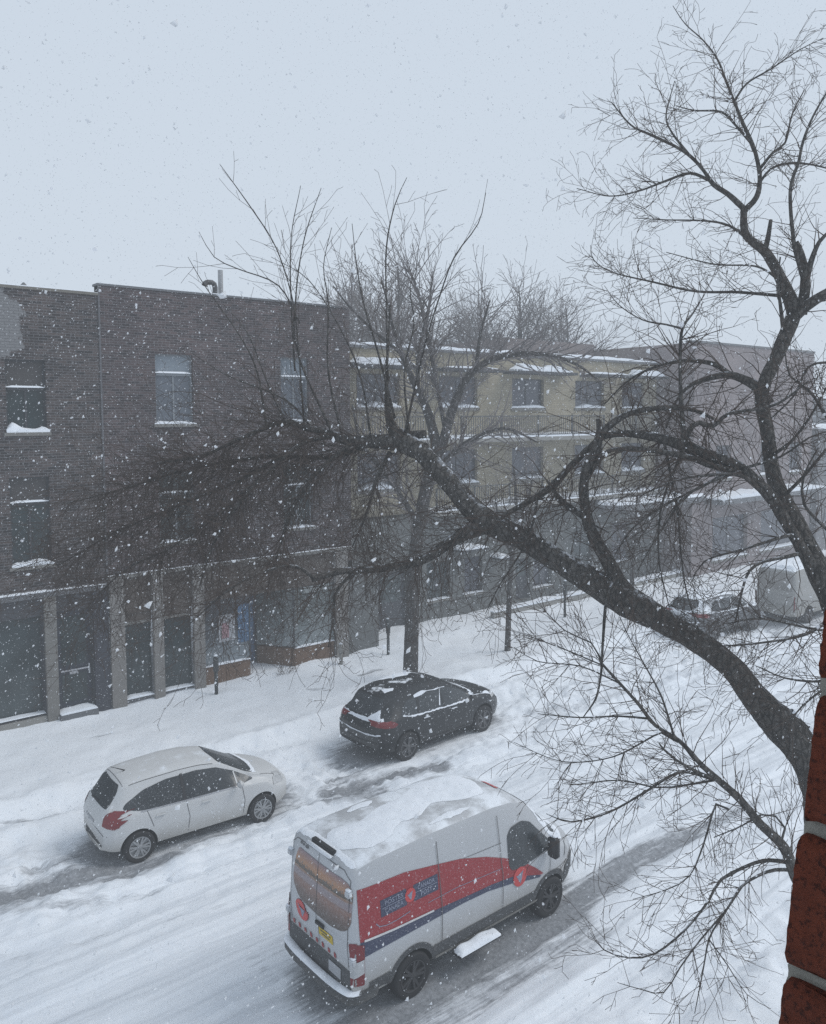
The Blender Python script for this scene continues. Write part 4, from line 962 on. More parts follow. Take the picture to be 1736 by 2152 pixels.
# roof things
def mushroom_vent(x, y, z, s=1.0):
    m = MB().tube([(x, y, z), (x, y, z+.25*s)], .09*s, 12); m.tube([(x, y, z+.22*s), (x, y, z+.27*s), (x, y, z+.46*s)], [.20*s, .20*s, .02], 12); return m
p = on_y(50, 606, 25.0); v = mushroom_vent(p.x, 25.0, p.z-.12, .62).build('roof_vent', plain('vent_grey', (.15, .155, .16), .6)); tag(v, 'small pointed roof vent on the lower roof at far left', 'vent')
p = on_y(464, 616, 25.6); q = on_y(464, 568, 25.6)
tag(MB().tube([(p.x, 25.6, p.z-.3), (p.x, 25.6, q.z)], .085, 14).build('flue_pipe', plain('pale_flue', (.42, .43, .44), .6)), 'straight pale flue pipe standing on the taller brick roof', 'flue')
g = lambda a, b: on_y(a, b, 25.4)
tag(MB().tube([g(452, 618), g(452, 604), g(450, 597), g(445, 593.5), g(437, 593), g(431.5, 595), g(430, 600)], [.085]*6+[.10], 12).build('gooseneck_vent', plain('dark_vent', (.05, .05, .055), .5), smooth=True, sharp=50), 'dark curved gooseneck vent beside the pale flue pipe', 'vent')
hb = MB().box(9.6, 12.2, FY+4.5, FY+7.0, roof2-.2, roof2+.28).build('roof_hatch', plain('hatch_snow', (.6, .63, .67), .8), bevel=.05); tag(hb, 'low snow covered roof hatch behind the parapet left of the flue', 'roof hatch')
# ---- yellow brick block with balconies
YY = 25.0; X0, X1 = 15.95, 36.2; RZ = 11.0
B3 = thing('apartment_building', 'yellow brick apartment building with railed balconies above a grey ground floor', 'building', (0, YY, 0))
def rl3(o): o.location.y -= YY; return o
M_YEL = brick_mat('yellow_brick', (.29, .262, .19), (.345, .315, .235), (.22, .205, .17), .085, .25, snow=.15)
cols = [(17.6, 19.6), (21.6, 23.7), (25.75, 27.75), (29.9, 32.0), (33.4, 35.2)]
wl = [(a, b, 8.82, 10.08) for a, b in cols]+[(a, b, 5.72, 7.10) for a, b in cols]
m = wall_with_holes(X0, X1, 4.7, RZ, YY, wl, .2); m.box(X0, X1, YY+.4, YY+12, 4.0, RZ-.25); m.quad((X0, YY, RZ), (X1, YY, RZ), (X1, YY+.4, RZ), (X0, YY+.4, RZ)); m.quad((X0, YY, 4.7), (X0, YY+.4, 4.7), (X0, YY+.4, RZ), (X0, YY, RZ))
rl3(m.build('wall', M_YEL, B3))
G_VIO = glass_mat('violet_grey_glass', (.075, .08, .10), .12, .5, 1.2)
for h in wl: rl3(window(B3, *h, YY, G_VIO, None, None, True, .12, .10, frame=M_FRAME_D, depth=.2, mound=.16 if random.random() < .5 else None))
rl3(MB().box(X0, X1, YY-.12, YY+.5, RZ+.002, RZ+.10).build('parapet', M_METAL, B3)); rl3(snow_bar(B3, X0, X1, YY-.1, YY+.48, RZ+.10, .16))
for i, (a, b) in enumerate(((16.8, 20.0), (21.2, 24.4), (25.2, 29.0), (30.2, 33.0), (33.4, 36.0))):
    c = rl3(MB().box(a, b, YY-.9, YY-.002, 10.25, 10.36).build('canopy', M_FRAME_D, B3)); snow_bar(c, a+.3, b-.3, YY-.85, YY-.05, 10.36, .10 if i % 2 else .26, lump=.9)
def balcony(z, a, b, y0, hgt=.85):
    sl_ = rl3(MB().box(a, b, y0, YY-.002, z-.16, z).build('balcony_slab', M_CONC, B3)); snow_bar(sl_, a, b, y0+.02, YY-.02, z, .14)
    return sl_
def railing(z, a, b, y0, hgt=.9):
    m = MB(); m.box(a, b, y0+.02, y0+.06, z+hgt-.04, z+hgt); m.box(a, b, y0+.02, y0+.06, z+.08, z+.11)
    x = a
    while x < b: m.box(x, x+.022, y0+.03, y0+.052, z+.11, z+hgt-.04); x += .125
    x = a
    while x <= b+.01: m.box(x-.03, x+.03, y0+.02, y0+.08, z, z+hgt+.02); x += (b-a)/max(1, round((b-a)/2.2))
    return rl3(m.build('railing', plain('railing_grey', (.075, .078, .08), .6), B3))
balcony(7.58, 17.1, 34.9, 23.85); railing(7.58, 17.1, 20.4, 23.85); railing(7.58, 21.8, 30.6, 23.85); railing(7.58, 31.2, 34.8, 23.85)
# ground floor and its roof terrace
gh = [(18.2, 19.6, .4, 2.6), (20.6, 21.8, 1.2, 2.7), (22.6, 23.6, 1.2, 2.7), (25.6, 26.5, .5, 2.3), (26.7, 27.9, .9, 2.3), (29.4, 30.8, 1.4, 3.3), (32.2, 33.6, 1.4, 3.3)]
M_GRND = plain('grey_painted_block', (.115, .12, .118), .9, var=.22, nscale=1.5, bump=.008)
m = wall_with_holes(X0+1.07, X1, 0, 4.6, 24.6, gh, .22); m.quad((X0, 24.6, 4.6), (X1, 24.6, 4.6), (X1, 25, 4.6), (X0, 25, 4.6)); m.quad((X0+1.07, 24.6, 0), (X0+1.07, 24.6, 4.6), (X0+1.07, 26, 4.6), (X0+1.07, 26, 0))
rl3(m.build('ground_floor', M_GRND, B3))
for i, h in enumerate(gh):
    kk = 'door' if i in (0, 3) else 'window'
    if kk == 'door':
        d_ = rl3(MB().box(h[0], h[1], 24.76, 24.82, h[2], h[3]).build('door', plain('dark_door', (.04, .042, .05), .5), B3))
        MB().quad((h[0]+.2, 24.75, h[2]+1.0), (h[1]-.2, 24.75, h[2]+1.0), (h[1]-.2, 24.75, h[3]-.2), (h[0]+.2, 24.75, h[3]-.2)).build('pane', G_GREY, d_)
    else: rl3(window(B3, *h, 24.6, G_GREY if i % 2 else G_VIO, None, None, True, .1, frame=M_FRAME_D, depth=.22, sill_snow=.035))
balcony(4.78, 20.5, 36.1, 23.95); railing(4.78, 27.2, 33.5, 23.95); railing(4.78, 20.6, 26.6, 23.95)
for a, b, z in ((21.9, 23.3, 3.15), (24.0, 24.6, 2.6)):
    c = rl3(MB().box(a, b, 23.9, 24.598, z-.08, z).build('awning', M_FRAME_D, B3)); snow_bar(c, a, b, 23.92, 24.58, z, .14)
c = MB(); arc = [(37.2, 24.59), (30.9, 24.59)]+[(31.0-1.0*math.cos(q)+(0), 23.6-.9*math.sin(q)) for q in [PI*.5*i/8 for i in range(9)]]+[(37.2, 22.7)]
n_ = len(arc); c.add([(x, y, 4.15) for x, y in arc]+[(x, y, 4.42) for x, y in arc], [tuple(range(n_)), tuple(range(2*n_-1, n_-1, -1))]+[(i, (i+1) % n_, n_+(i+1) % n_, n_+i) for i in range(n_)])
c = rl3(c.build('canopy', M_METAL, B3)); sn = MB(); sn.add([(x*.998+.04, y+(.03 if y < 24 else 0), 4.422) for x, y in arc]+[(33.6+(x-33.6)*.97, 23.7+(y-23.7)*.9, 4.56) for x, y in arc], [tuple(range(2*n_-1, n_-1, -1))]+[(i, (i+1) % n_, n_+(i+1) % n_, n_+i) for i in range(n_)])
sn.build('snow_cap', M_SNOW, c, smooth=True, sharp=60)
# low garden wall along the front
lw = MB().box(23.0, 40, 23.3, 23.5, .0, .62).build('low_wall', M_CONC); tag(lw, 'low snow topped kerb wall along the grey ground floor', 'wall'); snow_bar(lw, 23.0, 40, 23.28, 23.52, .62, .12)

# ---- mauve grey block farther along
B4 = thing('tall_building', 'flat mauve grey building beyond the yellow one, blurred by falling snow', 'building', (36.3, 23, 0))
def rl4(o): o.location = (-36.3, -23, 0); return o
M_MAUVE = brick_mat('mauve_brick', (.20, .175, .18), (.23, .20, .205), (.25, .23, .23), snow=.1, seed=8)  # brick kept paler, with extra haze mixed into its colour
X0, X1 = 35.4, 48.6; 
hl = [(38.4, 39.8, 5.2, 6.9), (42.8, 44.2, 5.2, 6.9), (46.0, 47.4, 5.2, 6.9), (38.2, 41.6, 1.0, 3.2), (43.0, 47.4, 1.0, 3.2)]
m = wall_with_holes(36.3, X1, 0, 12.0, 22.9, hl, .25); m.quad((36.3, 22.9, 0), (36.3, 36, 0), (36.3, 36, 12.0), (36.3, 22.9, 12)); m.quad((X1, 22.9, 0), (X1, 22.9, 12), (X1, 36, 12), (X1, 36, 0)); m.quad((36.3, 22.9, 12), (X1, 22.9, 12), (X1, 23.4, 12), (36.3, 23.4, 12)); m.box(36.4, X1-.1, 23.4, 36, .0, 11.8)
rl4(m.build('wall', M_MAUVE, B4)); rl4(MB().box(36.26, X1+.05, 22.85, 23.4, 12.002, 12.1).build('coping', M_METAL, B4))
for h in hl: rl4(window(B4, *h, 22.9, G_VIO, None, None, True, .12, .1, frame=M_FRAME_D, depth=.25))
rl4(MB().box(29.5, 36.25, 29, 36, 10.5, 12.3).build('rear_block', M_MAUVE, B4)); 
rl4(MB().box(37.4, X1, 21.9, 22.897, 4.0, 4.25).build('canopy', M_METAL, B4)); rl4(snow_bar(B4, 37.4, X1, 21.92, 22.88, 4.25, .25))
# ---- the row beyond
def block(name, label, x0, x1, y0, y1, h, col, rows=2, wins=4, group=None):
    b = thing(name, label, 'building', (x0, y0, 0), 0, group)
    hl = []
    fh = h/rows
    for r_ in range(rows):
        for k in range(wins):
            a = (x1-x0)*(k+.25)/wins; hl.append((a, a+(x1-x0)*.5/wins, r_*fh+1.0, r_*fh+min(2.6, fh-.4)))
    m = wall_with_holes(0, x1-x0, 0, h, 0, hl, .2); m.box(.0, x1-x0, .35, y1-y0, 0, h-.1); m.quad((0, 0, 0), (0, .35, 0), (0, .35, h), (0, 0, h))
    m.build('wall', plain(name+str(int(x0)), col, .9, var=.2, nscale=1), b)
    for q in hl:
        g = MB(); g.quad((q[0], .18, q[2]), (q[1], .18, q[2]), (q[1], .18, q[3]), (q[0], .18, q[3])); g.build('window', G_VIO, b)
    snow_bar(b, 0, x1-x0, -.05, y1-y0, h, .2, 'roof_snow', lump=.2)
    return b
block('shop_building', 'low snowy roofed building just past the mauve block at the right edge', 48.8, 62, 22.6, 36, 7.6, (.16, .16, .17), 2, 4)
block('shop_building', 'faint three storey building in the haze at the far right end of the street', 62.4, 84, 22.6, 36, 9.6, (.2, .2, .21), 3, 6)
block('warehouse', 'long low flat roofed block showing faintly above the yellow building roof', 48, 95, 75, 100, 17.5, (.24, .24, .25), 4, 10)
def tower(px0, px1, ptop, d, label, col=(.16, .17, .19), fl=18):
    c = at((px0+px1)/2, 870, d); wd = (px1-px0)/F*d; h = H+(871-ptop)/F*d
    b = thing('tower_block', label, 'tower', (c.x, c.y, 0), math.radians(-39)); m = MB().box(-wd/2, wd/2, -wd*.4, wd*.4, 0, h); m.build('wall', plain('tower_wall', col, .9), b)
    fhh = (h-2)/fl
    for k in range(fl): MB().box(-wd*.45, wd*.45, -wd*.4-.25, -wd*.4-.003, 1+k*fhh, 1+k*fhh+fhh*.45).build('window_band', G_VIO, b)
    MB().box(-wd*.2, wd*.2, -wd*.2, wd*.2, h, h+4).build('plant_room', plain('tower_wall', col, .9), b)
tower(958, 1016, 622, 560, 'faint tower block in the snow haze above the yellow building, leftmost of three')
tower(1186, 1235, 648, 660, 'faint tower block between the two background tree crowns, middle one of three')
tower(1262, 1420, 682, 640, 'widest and lowest faint tower block in the haze behind the bare branches', fl=10)

# ------------------------------------------------------------------ our own window jamb (right edge)
def jamb():
    t = thing('brick_wall', 'close red brick wall edge with pale mortar joints at the right of the picture', 'wall', (0, 0, 0))
    tb = NT('red_brick_close'); v = tb.obj(); n = tb.noise(v, 60, 8, .7); n2 = tb.noise(v, 260, 5, .7); n3 = tb.noise(v, 12, 4)
    c = tb.mix(n, (.095, .021, .009), (.31, .072, .032)); c = tb.mix(tb.ramp(n2, [(.50, (0, 0, 0)), (.62, (1, 1, 1))]), c, (.05, .011, .006)); c = tb.mix(tb.math('MULTIPLY', n3, .3), c, (.09, .02, .012))
    MBK = tb.fin(c, .85, 0, tb.bump(tb.math('ADD', n, n2), 1.0, .012), .3)
    tm = NT('close_mortar'); v = tm.obj(); n = tm.noise(v, 120, 6, .7); MMO = tm.fin(tm.mix(n, (.17, .165, .145), (.30, .29, .26)), .95, 0, tm.bump(n, .5, .004), .2)
    dpt = .45; pm = .076
    d0 = on_dir = None
    # edge line measured in the photograph: leaning slightly; courses follow it
    edge = lambda py: 1736-(py-1310)*.114
    joints = [1446-290, 1446, 1741, 2040, 2335]
    k = -3; 
    def edge_pt(py, out=0.0): return at(edge(py)-out, py, dpt)
    inward = Vector((.06, -.998, 0))  # runs away from the street, into our own facade
    outv = Vector((1, 0, 0))
    wd = 36
    js = [1446+296*i for i in range(-4, 7)]
    for i in range(len(js)-1):
        a, b = js[i]+wd*.5, js[i+1]-wd*.5
        a += 4*math.sin(i*2.3); b += 4*math.sin(i*1.7)
        o_ = (0, 7, -2, 5, 1, 8, 3, 0, 4, 2)[i % 10]
        m = MB(); NS = 26; rows = []
        vs = []
        for q in range(NS+1):
            py = a+(b-a)*q/NS; e = min(q, NS-q); rd = 7*max(0, 1-e/2.0)**2
            p = edge_pt(py, o_-rd); jit = .0009*noise.noise(Vector((py*.035, i, 0)))+.0009*noise.noise(Vector((py*.12, i, 5)))
            p = p+RT*jit
            row = [p+outv*.10, p+Vector((.012, 0, 0))+outv*.02, p]
            for c_ in range(1, 22):
                w2 = .16*c_/21; r2 = p+inward*w2
                r2 = r2-FW*(.0011*noise.noise(r2*140)+.0022*noise.noise(r2*45)-(.003*max(0, 1-e/1.5)))
                if q in (0, NS): r2 = r2+UP*(.0028*noise.noise(r2*70+Vector((9, 0, 0))))*1.0
                row.append(r2)
            row.append(p+inward*.16+outv*.12); vs += row
        kk = len(row)
        fs = [(r_*kk+j, r_*kk+j+1, (r_+1)*kk+j+1, (r_+1)*kk+j) for r_ in range(NS) for j in range(kk-1)]
        fs += [tuple(range(kk)), tuple(NS*kk+j for j in reversed(range(kk)))]
        m.add(vs, fs).build('brick_course', MBK, t, smooth=True, sharp=50)
    m = MB(); vs = []; ya, yb = js[0], js[-1]; NS = 260
    for q in range(NS+1):
        py = ya+(yb-ya)*q/NS; p = edge_pt(py, -13)+FW*.0045+RT*(.0030*noise.noise(Vector((py*.06, 3, 0))))
        vs += [p+outv*.09, p, p+inward*.15, p+inward*.15+outv*.1]
    m.add(vs, [(r_*4+j, r_*4+j+1, (r_+1)*4+j+1, (r_+1)*4+j) for r_ in range(NS) for j in range(3)]).build('mortar', MMO, t, smooth=True)
jamb()

# ------------------------------------------------------------------ trees
RND = random.Random(11)
def rnd_unit(): 
    v = Vector((RND.gauss(0, 1), RND.gauss(0, 1), RND.gauss(0, 1))); return v.normalized()
class Tree:
    def __init__(s, rmin): s.tw = MB(); s.rmin = rmin; s.n = 0
    def grow(s, p, d, L, r, lvl, P):
        seg = P['seg'][min(lvl, len(P['seg'])-1)]; n = max(3, int(L/seg)); seg = L/n
        pts = [p.copy()]; rad = [r]; d = d.normalized(); kids = []
        bias = P['bias'][min(lvl, len(P['bias'])-1)]
        for i in range(n):
            d = (d+rnd_unit()*P['wig']+bias*(seg/.2)).normalized(); p = p+d*seg; pts.append(p.copy()); tt = (i+1)/n
            rad.append(max(s.rmin, r*(1-.75*tt)))
            if lvl < P['max']:
                c = P['dens'][lvl]*seg*(1 if tt > .12 else .3)
                k = int(c)+(1 if RND.random() < c-int(c) else 0)
                for _ in range(k): kids.append((p.copy(), d.copy(), tt, rad[-1]))
        s.tw.tube(pts, rad, 3 if r < .012 else 5, cap=False); s.n += 1
        for (q, dd, tt, rr) in kids:
            ax = rnd_unit(); ax = (ax-dd*ax.dot(dd)).normalized(); ang = RND.uniform(*P['ang'])
            nd = dd*math.cos(ang)+ax*math.sin(ang)
            LL = max(.10, L*RND.uniform(*P['lr'])*(1.15-tt*.75))
            s.grow(q, nd, LL, max(s.rmin, rr*.6), lvl+1, P)
def limb_path(spec, step=.1, jit=0.0):
    """spec: (px, py, depth, width_px) -> smooth 3-D path and radii"""
    P = []
    for px, py, d, w_ in spec:
        q = at(px, py, d); P.append(np.array([q.x, q.y, q.z, max(.003, w_*.5*d/F)]))
    C = catmull(P, step)
    return [Vector(c[:3]) for c in C], [max(.003, c[3]) for c in C]
M_BARK = bark_mat('dark_wet_bark', (.014, .013, .012), (.25, .235, .22), .62, .52)
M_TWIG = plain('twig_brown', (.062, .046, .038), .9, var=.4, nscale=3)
M_TWIG2 = plain('far_twig', (.15, .135, .135), .9, var=.3, nscale=2)  # twig brown lightened so distance haze sits in the colour
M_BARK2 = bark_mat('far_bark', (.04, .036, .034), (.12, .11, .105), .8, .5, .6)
UPV = Vector((0, 0, 1))
def near_tree():
    root = at(1740, 2330, 10.4); root.z = 0
    t = thing('bare_tree', 'large bare tree with a long dark limb arching from the right edge across the street', 'tree', (root.x, root.y, 0), 0, )
    off = -root
    tr = Tree(.0028)
    limbs = {}
    def limb(name, spec, sides=14, rough=.07, step=.07, nm='branch'):
        pts, rad = limb_path(spec, step); m = MB(); m.tube([p+off for p in pts], rad, sides, True, rough=rough, seed=len(limbs))
        o = m.build(nm, M_BARK, t, smooth=True); limbs[name] = (pts, rad); return o
    # main limb = trunk
    base = [(1752, 2600, 10.4, 175), (1740, 2300, 10.4, 150), (1742, 1900, 10.3, 96), (1732, 1720, 10.25, 76), (1716, 1632, 10.25, 74), (1692, 1578, 10.3, 78), (1650, 1532, 10.35, 76), (1588, 1468, 10.4, 58), (1540, 1405, 10.45, 50), (1470, 1350, 10.5, 49), (1395, 1306, 10.65, 52), (1315, 1262, 10.8, 66), (1200, 1195, 11.0, 50), (1100, 1133, 11.2, 48), (1015, 1090, 11.4, 50), (950, 1020, 11.7, 42), (890, 955, 12.0, 40), (835, 915, 12.2, 36)]
    pts, rad = limb_path(base, .06)
    pts = [Vector((root.x, root.y, -.2)), Vector((root.x, root.y, .5))]+pts; rad = [.52, .46]+rad
    MB().tube([p+off for p in pts], rad, 22, True, rough=.06).build('trunk', M_BARK, t, smooth=True); limbs['A'] = (pts[14:], rad[14:])
    SV = []; SFc = []; PA, RA = limbs['A']; run = 0
    for i in range(1, len(PA)-1):
        tg = (PA[i+1]-PA[i-1]).normalized(); upp = (UPV-tg*tg.z); 
        if upp.length < .35 or i > len(PA)*.48: run = 0; continue
        upp.normalize(); sd_ = tg.cross(upp); q = PA[i]; a_ = noise.noise(q*2.0)+.55*noise.noise(q*7)+(.0 if i > len(PA)*.62 else .2)
        wv = RA[i]*max(0, min(.34, .10+.42*a_)); hh = .008+.022*max(0, a_)
        if wv < RA[i]*.10: run = 0; continue
        o_ = .35*noise.noise(q*3+Vector((7, 0, 0))); k_ = len(SV)
        for e_, h_ in ((-1, -.012), (-.6, hh*.8), (0, hh), (.6, hh*.8), (1, -.012)):
            lat = RA[i]*o_+e_*wv; top_ = math.sqrt(max(0, RA[i]**2*1.04-lat*lat)); v_ = q+sd_*lat+upp*(top_+h_)+off; SV.append(v_)
        if run: SFc += [(k_-5+j, k_-4+j, k_+1+j, k_+j) for j in range(4)]
        run = 1
    MB().add(SV, SFc).build('snow_ridge', M_SNOW, t, smooth=True)['kind'] = 'stuff'
    limb('A1', [(835, 925, 12.2, 30), (818, 880, 12.25, 17), (812, 810, 12.3, 8), (816, 720, 12.4, 4.5), (820, 640, 12.4, 3)])
    limb('A2', [(890, 950, 12.0, 40), (830, 930, 12.2, 36), (740, 926, 12.3, 24), (660, 903, 12.4, 17), (595, 888, 12.5, 13), (520, 915, 12.6, 9), (430, 955, 12.7, 6), (330, 975, 12.8, 4)])
    limb('A2b', [(700, 915, 12.35, 14), (640, 930, 12.2, 10), (570, 985, 12.1, 8), (500, 1060, 12.0, 6), (450, 1140, 11.9, 5), (420, 1230, 11.9, 3)])
    limb('A2c', [(780, 928, 12.25, 16), (700, 960, 12.6, 10), (560, 960, 12.8, 8), (400, 985, 13.0, 6), (250, 1030, 13.1, 4), (130, 1060, 13.2, 2)])
    limb('A2e', [(600, 955, 12.6, 9), (500, 1010, 12.7, 7), (380, 1060, 12.8, 5), (240, 1120, 12.9, 4), (120, 1190, 12.9, 2)])
    limb('A2f', [(540, 1010, 12.2, 7), (460, 1080, 12.2, 6), (360, 1150, 12.2, 4.5), (260, 1200, 12.2, 3.5), (170, 1290, 12.2, 2)])
    limb('A2g', [(740, 930, 12.2, 11), (660, 1000, 12.1, 8), (610, 1080, 12.0, 6), (585, 1160, 12.0, 4), (560, 1240, 12.0, 2)])
    limb('A2h', [(820, 950, 12.2, 10), (790, 1010, 12.1, 7), (770, 1080, 12.0, 5), (740, 1150, 12.0, 3)])
    limb('A2d', [(840, 925, 12.2, 22), (868, 915, 12.15, 20), (895, 912, 12.1, 16)])
    limb('A3', [(1020, 1100, 11.4, 44), (960, 1130, 11.35, 27), (885, 1178, 11.25, 19), (800, 1195, 11.2, 16), (720, 1200, 11.1, 14), (655, 1218, 11.0, 12)])
    limb('A3b', [(760, 1198, 11.15, 9), (730, 1215, 11.1, 7), (705, 1250, 11.0, 6), (700, 1300, 10.95, 4), (690, 1360, 10.9, 2.5)])
    limb('A3c', [(660, 1215, 11.0, 9), (620, 1190, 10.9, 6), (560, 1200, 10.8, 5), (480, 1240, 10.8, 4), (400, 1310, 10.8, 2)])
    limb('B', [(1335, 1278, 10.75, 52), (1303, 1228, 10.8, 36), (1275, 1175, 10.8, 29), (1240, 1110, 10.75, 25), (1227, 1040, 10.7, 21), (1232, 990, 10.7, 20), (1252, 945, 10.7, 19), (1262, 902, 10.7, 17), (1255, 880, 10.7, 8)])
    limb('Bs', [(1228, 1085, 10.75, 16), (1200, 1068, 10.8, 12), (1170, 1040, 10.9, 9), (1150, 1010, 11.0, 5)])
    limb('B1', [(1258, 915, 10.7, 17), (1290, 888, 10.65, 15), (1325, 868, 10.6, 13), (1380, 858, 10.55, 12), (1450, 860, 10.5, 9), (1500, 880, 10.4, 5)])
    # second stem
    C = [(1745, 1700, 10.35, 80), (1785, 1480, 10.4, 66), (1782, 1360, 10.45, 60), (1752, 1265, 10.5, 54), (1716, 1190, 10.6, 48), (1690, 1140, 10.7, 44), (1662, 1085, 10.8, 42), (1636, 1032, 10.9, 35), (1622, 981, 11.0, 30), (1613, 909, 11.0, 28), (1601, 845, 11.1, 28), (1609, 800, 11.1, 27), (1630, 755, 11.2, 27), (1643, 724, 11.2, 29), (1662, 680, 11.3, 30), (1671, 655, 11.3, 27)]
    limb('C', C, 16)
    limb('C1', [(1672, 660, 11.3, 34), (1655, 615, 11.4, 27), (1629, 562, 11.5, 22), (1606, 527, 11.6, 20), (1570, 497, 11.7, 17), (1563, 464, 11.8, 15), (1564, 438, 11.8, 14)])
    limb('F1', [(1565, 440, 11.8, 12), (1530, 408, 11.9, 11), (1500, 388, 12, 10), (1480, 360, 12, 7), (1453, 330, 12.1, 7), (1420, 308, 12.1, 6), (1360, 280, 12.2, 5), (1325, 262, 12.3, 3.5), (1285, 215, 12.4, 2)])
    limb('F1b', [(1494, 380, 12, 7), (1450, 364, 12.1, 6), (1400, 380, 12.2, 5), (1340, 402, 12.2, 3.5), (1280, 412, 12.3, 2.5), (1212, 396, 12.4, 1.5)])
    limb('F1c', [(1450, 328, 12.1, 6), (1410, 275, 12.2, 4), (1400, 240, 12.2, 3), (1418, 170, 12.2, 1.5)])
    limb('F2', [(1565, 442, 11.8, 13), (1590, 414, 11.8, 11), (1597, 375, 11.9, 9), (1590, 330, 11.9, 8), (1580, 300, 12, 8), (1560, 255, 12, 6.5), (1541, 208, 12.1, 5.5), (1525, 168, 12.1, 5), (1508, 125, 12.2, 4), (1478, 85, 12.3, 3), (1440, 50, 12.4, 2), (1414, 12, 12.4, 1.2)])
    limb('F2b', [(1578, 300, 12, 6), (1545, 262, 12, 5), (1515, 235, 12.1, 4.5), (1460, 232, 12.1, 3), (1420, 222, 12.2, 1.5)])
    limb('F2c', [(1545, 210, 12.1, 5), (1570, 175, 12, 4), (1620, 145, 11.9, 3.2), (1680, 105, 11.8, 2.2), (1730, 80, 11.8, 1.5)])
    limb('F2d', [(1597, 355, 11.9, 6.5), (1625, 320, 11.8, 5.5), (1650, 300, 11.7, 4.5), (1665, 240, 11.6, 3), (1690, 190, 11.6, 2)])
    limb('F3', [(1592, 390, 11.8, 6), (1620, 355, 11.7, 5), (1660, 343, 11.6, 5), (1700, 345, 11.5, 4), (1745, 355, 11.4, 3)])
    limb('C2', [(1682, 660, 11.3, 28), (1691, 615, 11.25, 21), (1692, 575, 11.2, 18), (1683, 530, 11.2, 13), (1673, 508, 11.2, 10)])
    limb('C2b', [(1694, 590, 11.25, 14), (1706, 545, 11.1, 11), (1722, 508, 11.0, 8), (1745, 485, 11, 6)])
    limb('C3', [(1668, 665, 11.3, 27), (1695, 643, 11.2, 23), (1740, 615, 11.0, 20), (1790, 590, 10.9, 18)])
    limb('C4', [(1692, 600, 11.2, 9), (1680, 560, 11.1, 8), (1668, 506, 11.0, 8), (1661, 401, 10.9, 7), (1678, 342, 10.9, 6), (1688, 297, 10.9, 6), (1709, 244, 10.8, 4.5), (1740, 190, 10.8, 3.5)])
    limb('C5', [(1650, 622, 11.4, 8), (1600, 618, 11.5, 6.5), (1549, 614, 11.6, 6), (1461, 612, 11.8, 5), (1374, 593, 12, 4), (1287, 572, 12.2, 2.5), (1248, 546, 12.3, 1.8), (1241, 515, 12.3, 1)])
    limb('C6', [(1575, 505, 11.7, 7), (1532, 474, 11.8, 5), (1480, 464, 11.9, 4), (1400, 462, 12, 2.5), (1330, 458, 12.1, 1.2)])
    limb('C7', [(1640, 590, 11.4, 6), (1590, 560, 11.3, 4), (1500, 555, 11.3, 3), (1400, 530, 11.3, 1.5)])
    limb('Cs', [(1606, 532, 11.6, 12), (1614, 500, 11.5, 10), (1620, 462, 11.5, 7)])
    limb('Cv', [(1647, 700, 11.2, 9), (1640, 640, 11.15, 7), (1634, 590, 11.1, 5), (1640, 540, 11.1, 3)])
    limb('G', [(1612, 850, 11.1, 30), (1592, 815, 11.15, 24), (1569, 800, 11.2, 19), (1534, 788, 11.2, 16), (1500, 792, 11.2, 13), (1451, 810, 11.2, 8), (1420, 845, 11.2, 5), (1400, 900, 11.2, 3)])
    limb('G2', [(1535, 788, 11.2, 12), (1500, 765, 11.3, 10), (1440, 758, 11.4, 8), (1380, 770, 11.5, 6), (1320, 800, 11.6, 4), (1270, 850, 11.6, 2)])
    limb('Dl', [(1716, 1205, 10.55, 26), (1665, 1120, 10.5, 24), (1625, 1052, 10.45, 25), (1594, 1017, 10.45, 25), (1550, 981, 10.5, 25), (1487, 956, 10.5, 25), (1434, 936, 10.55, 24), (1380, 920, 10.6, 19), (1316, 911, 10.7, 15), (1268, 918, 10.75, 13), (1240, 940, 10.8, 13), (1194, 985, 10.9, 14), (1150, 1030, 11.0, 14), (1100, 1060, 11.1, 12), (1050, 1088, 11.2, 8), (1000, 1120, 11.3, 5)])
    limb('E', [(1560, 995, 10.5, 18), (1520, 985, 10.45, 14), (1491, 977, 10.4, 13), (1444, 960, 10.4, 12), (1380, 948, 10.4, 11), (1309, 943, 10.5, 10), (1268, 955, 10.6, 9), (1240, 1000, 10.7, 6)])
    limb('V', [(1438, 935, 10.5, 14), (1434, 880, 10.5, 10), (1430, 802, 10.5, 8), (1430, 731, 10.6, 7), (1435, 688, 10.6, 6), (1455, 660, 10.7, 4), (1480, 620, 10.8, 2)])
    limb('Vb', [(1432, 690, 10.6, 5), (1400, 682, 10.7, 4), (1350, 672, 10.8, 3), (1300, 640, 10.9, 2), (1270, 600, 10.9, 1)])
    limb('W', [(1440, 925, 10.5, 12), (1455, 895, 10.4, 11), (1470, 888, 10.4, 11), (1500, 895, 10.4, 9), (1530, 870, 10.3, 8), (1590, 860, 10.3, 7), (1640, 845, 10.2, 6), (1700, 800, 10.2, 3)])
    # low branches by the brickwork
    limb('H', [(1730, 1960, 10.2, 38), (1700, 1890, 10.1, 32), (1672, 1838, 9.9, 26), (1646, 1779, 9.8, 21), (1598, 1732, 9.7, 18), (1555, 1680, 9.6, 16), (1512, 1641, 9.6, 14), (1473, 1606, 9.5, 11), (1429, 1558, 9.5, 9), (1377, 1524, 9.5, 8), (1343, 1481, 9.5, 7), (1300, 1433, 9.5, 6), (1265, 1394, 9.5, 5), (1256, 1372, 9.5, 3)], 10)
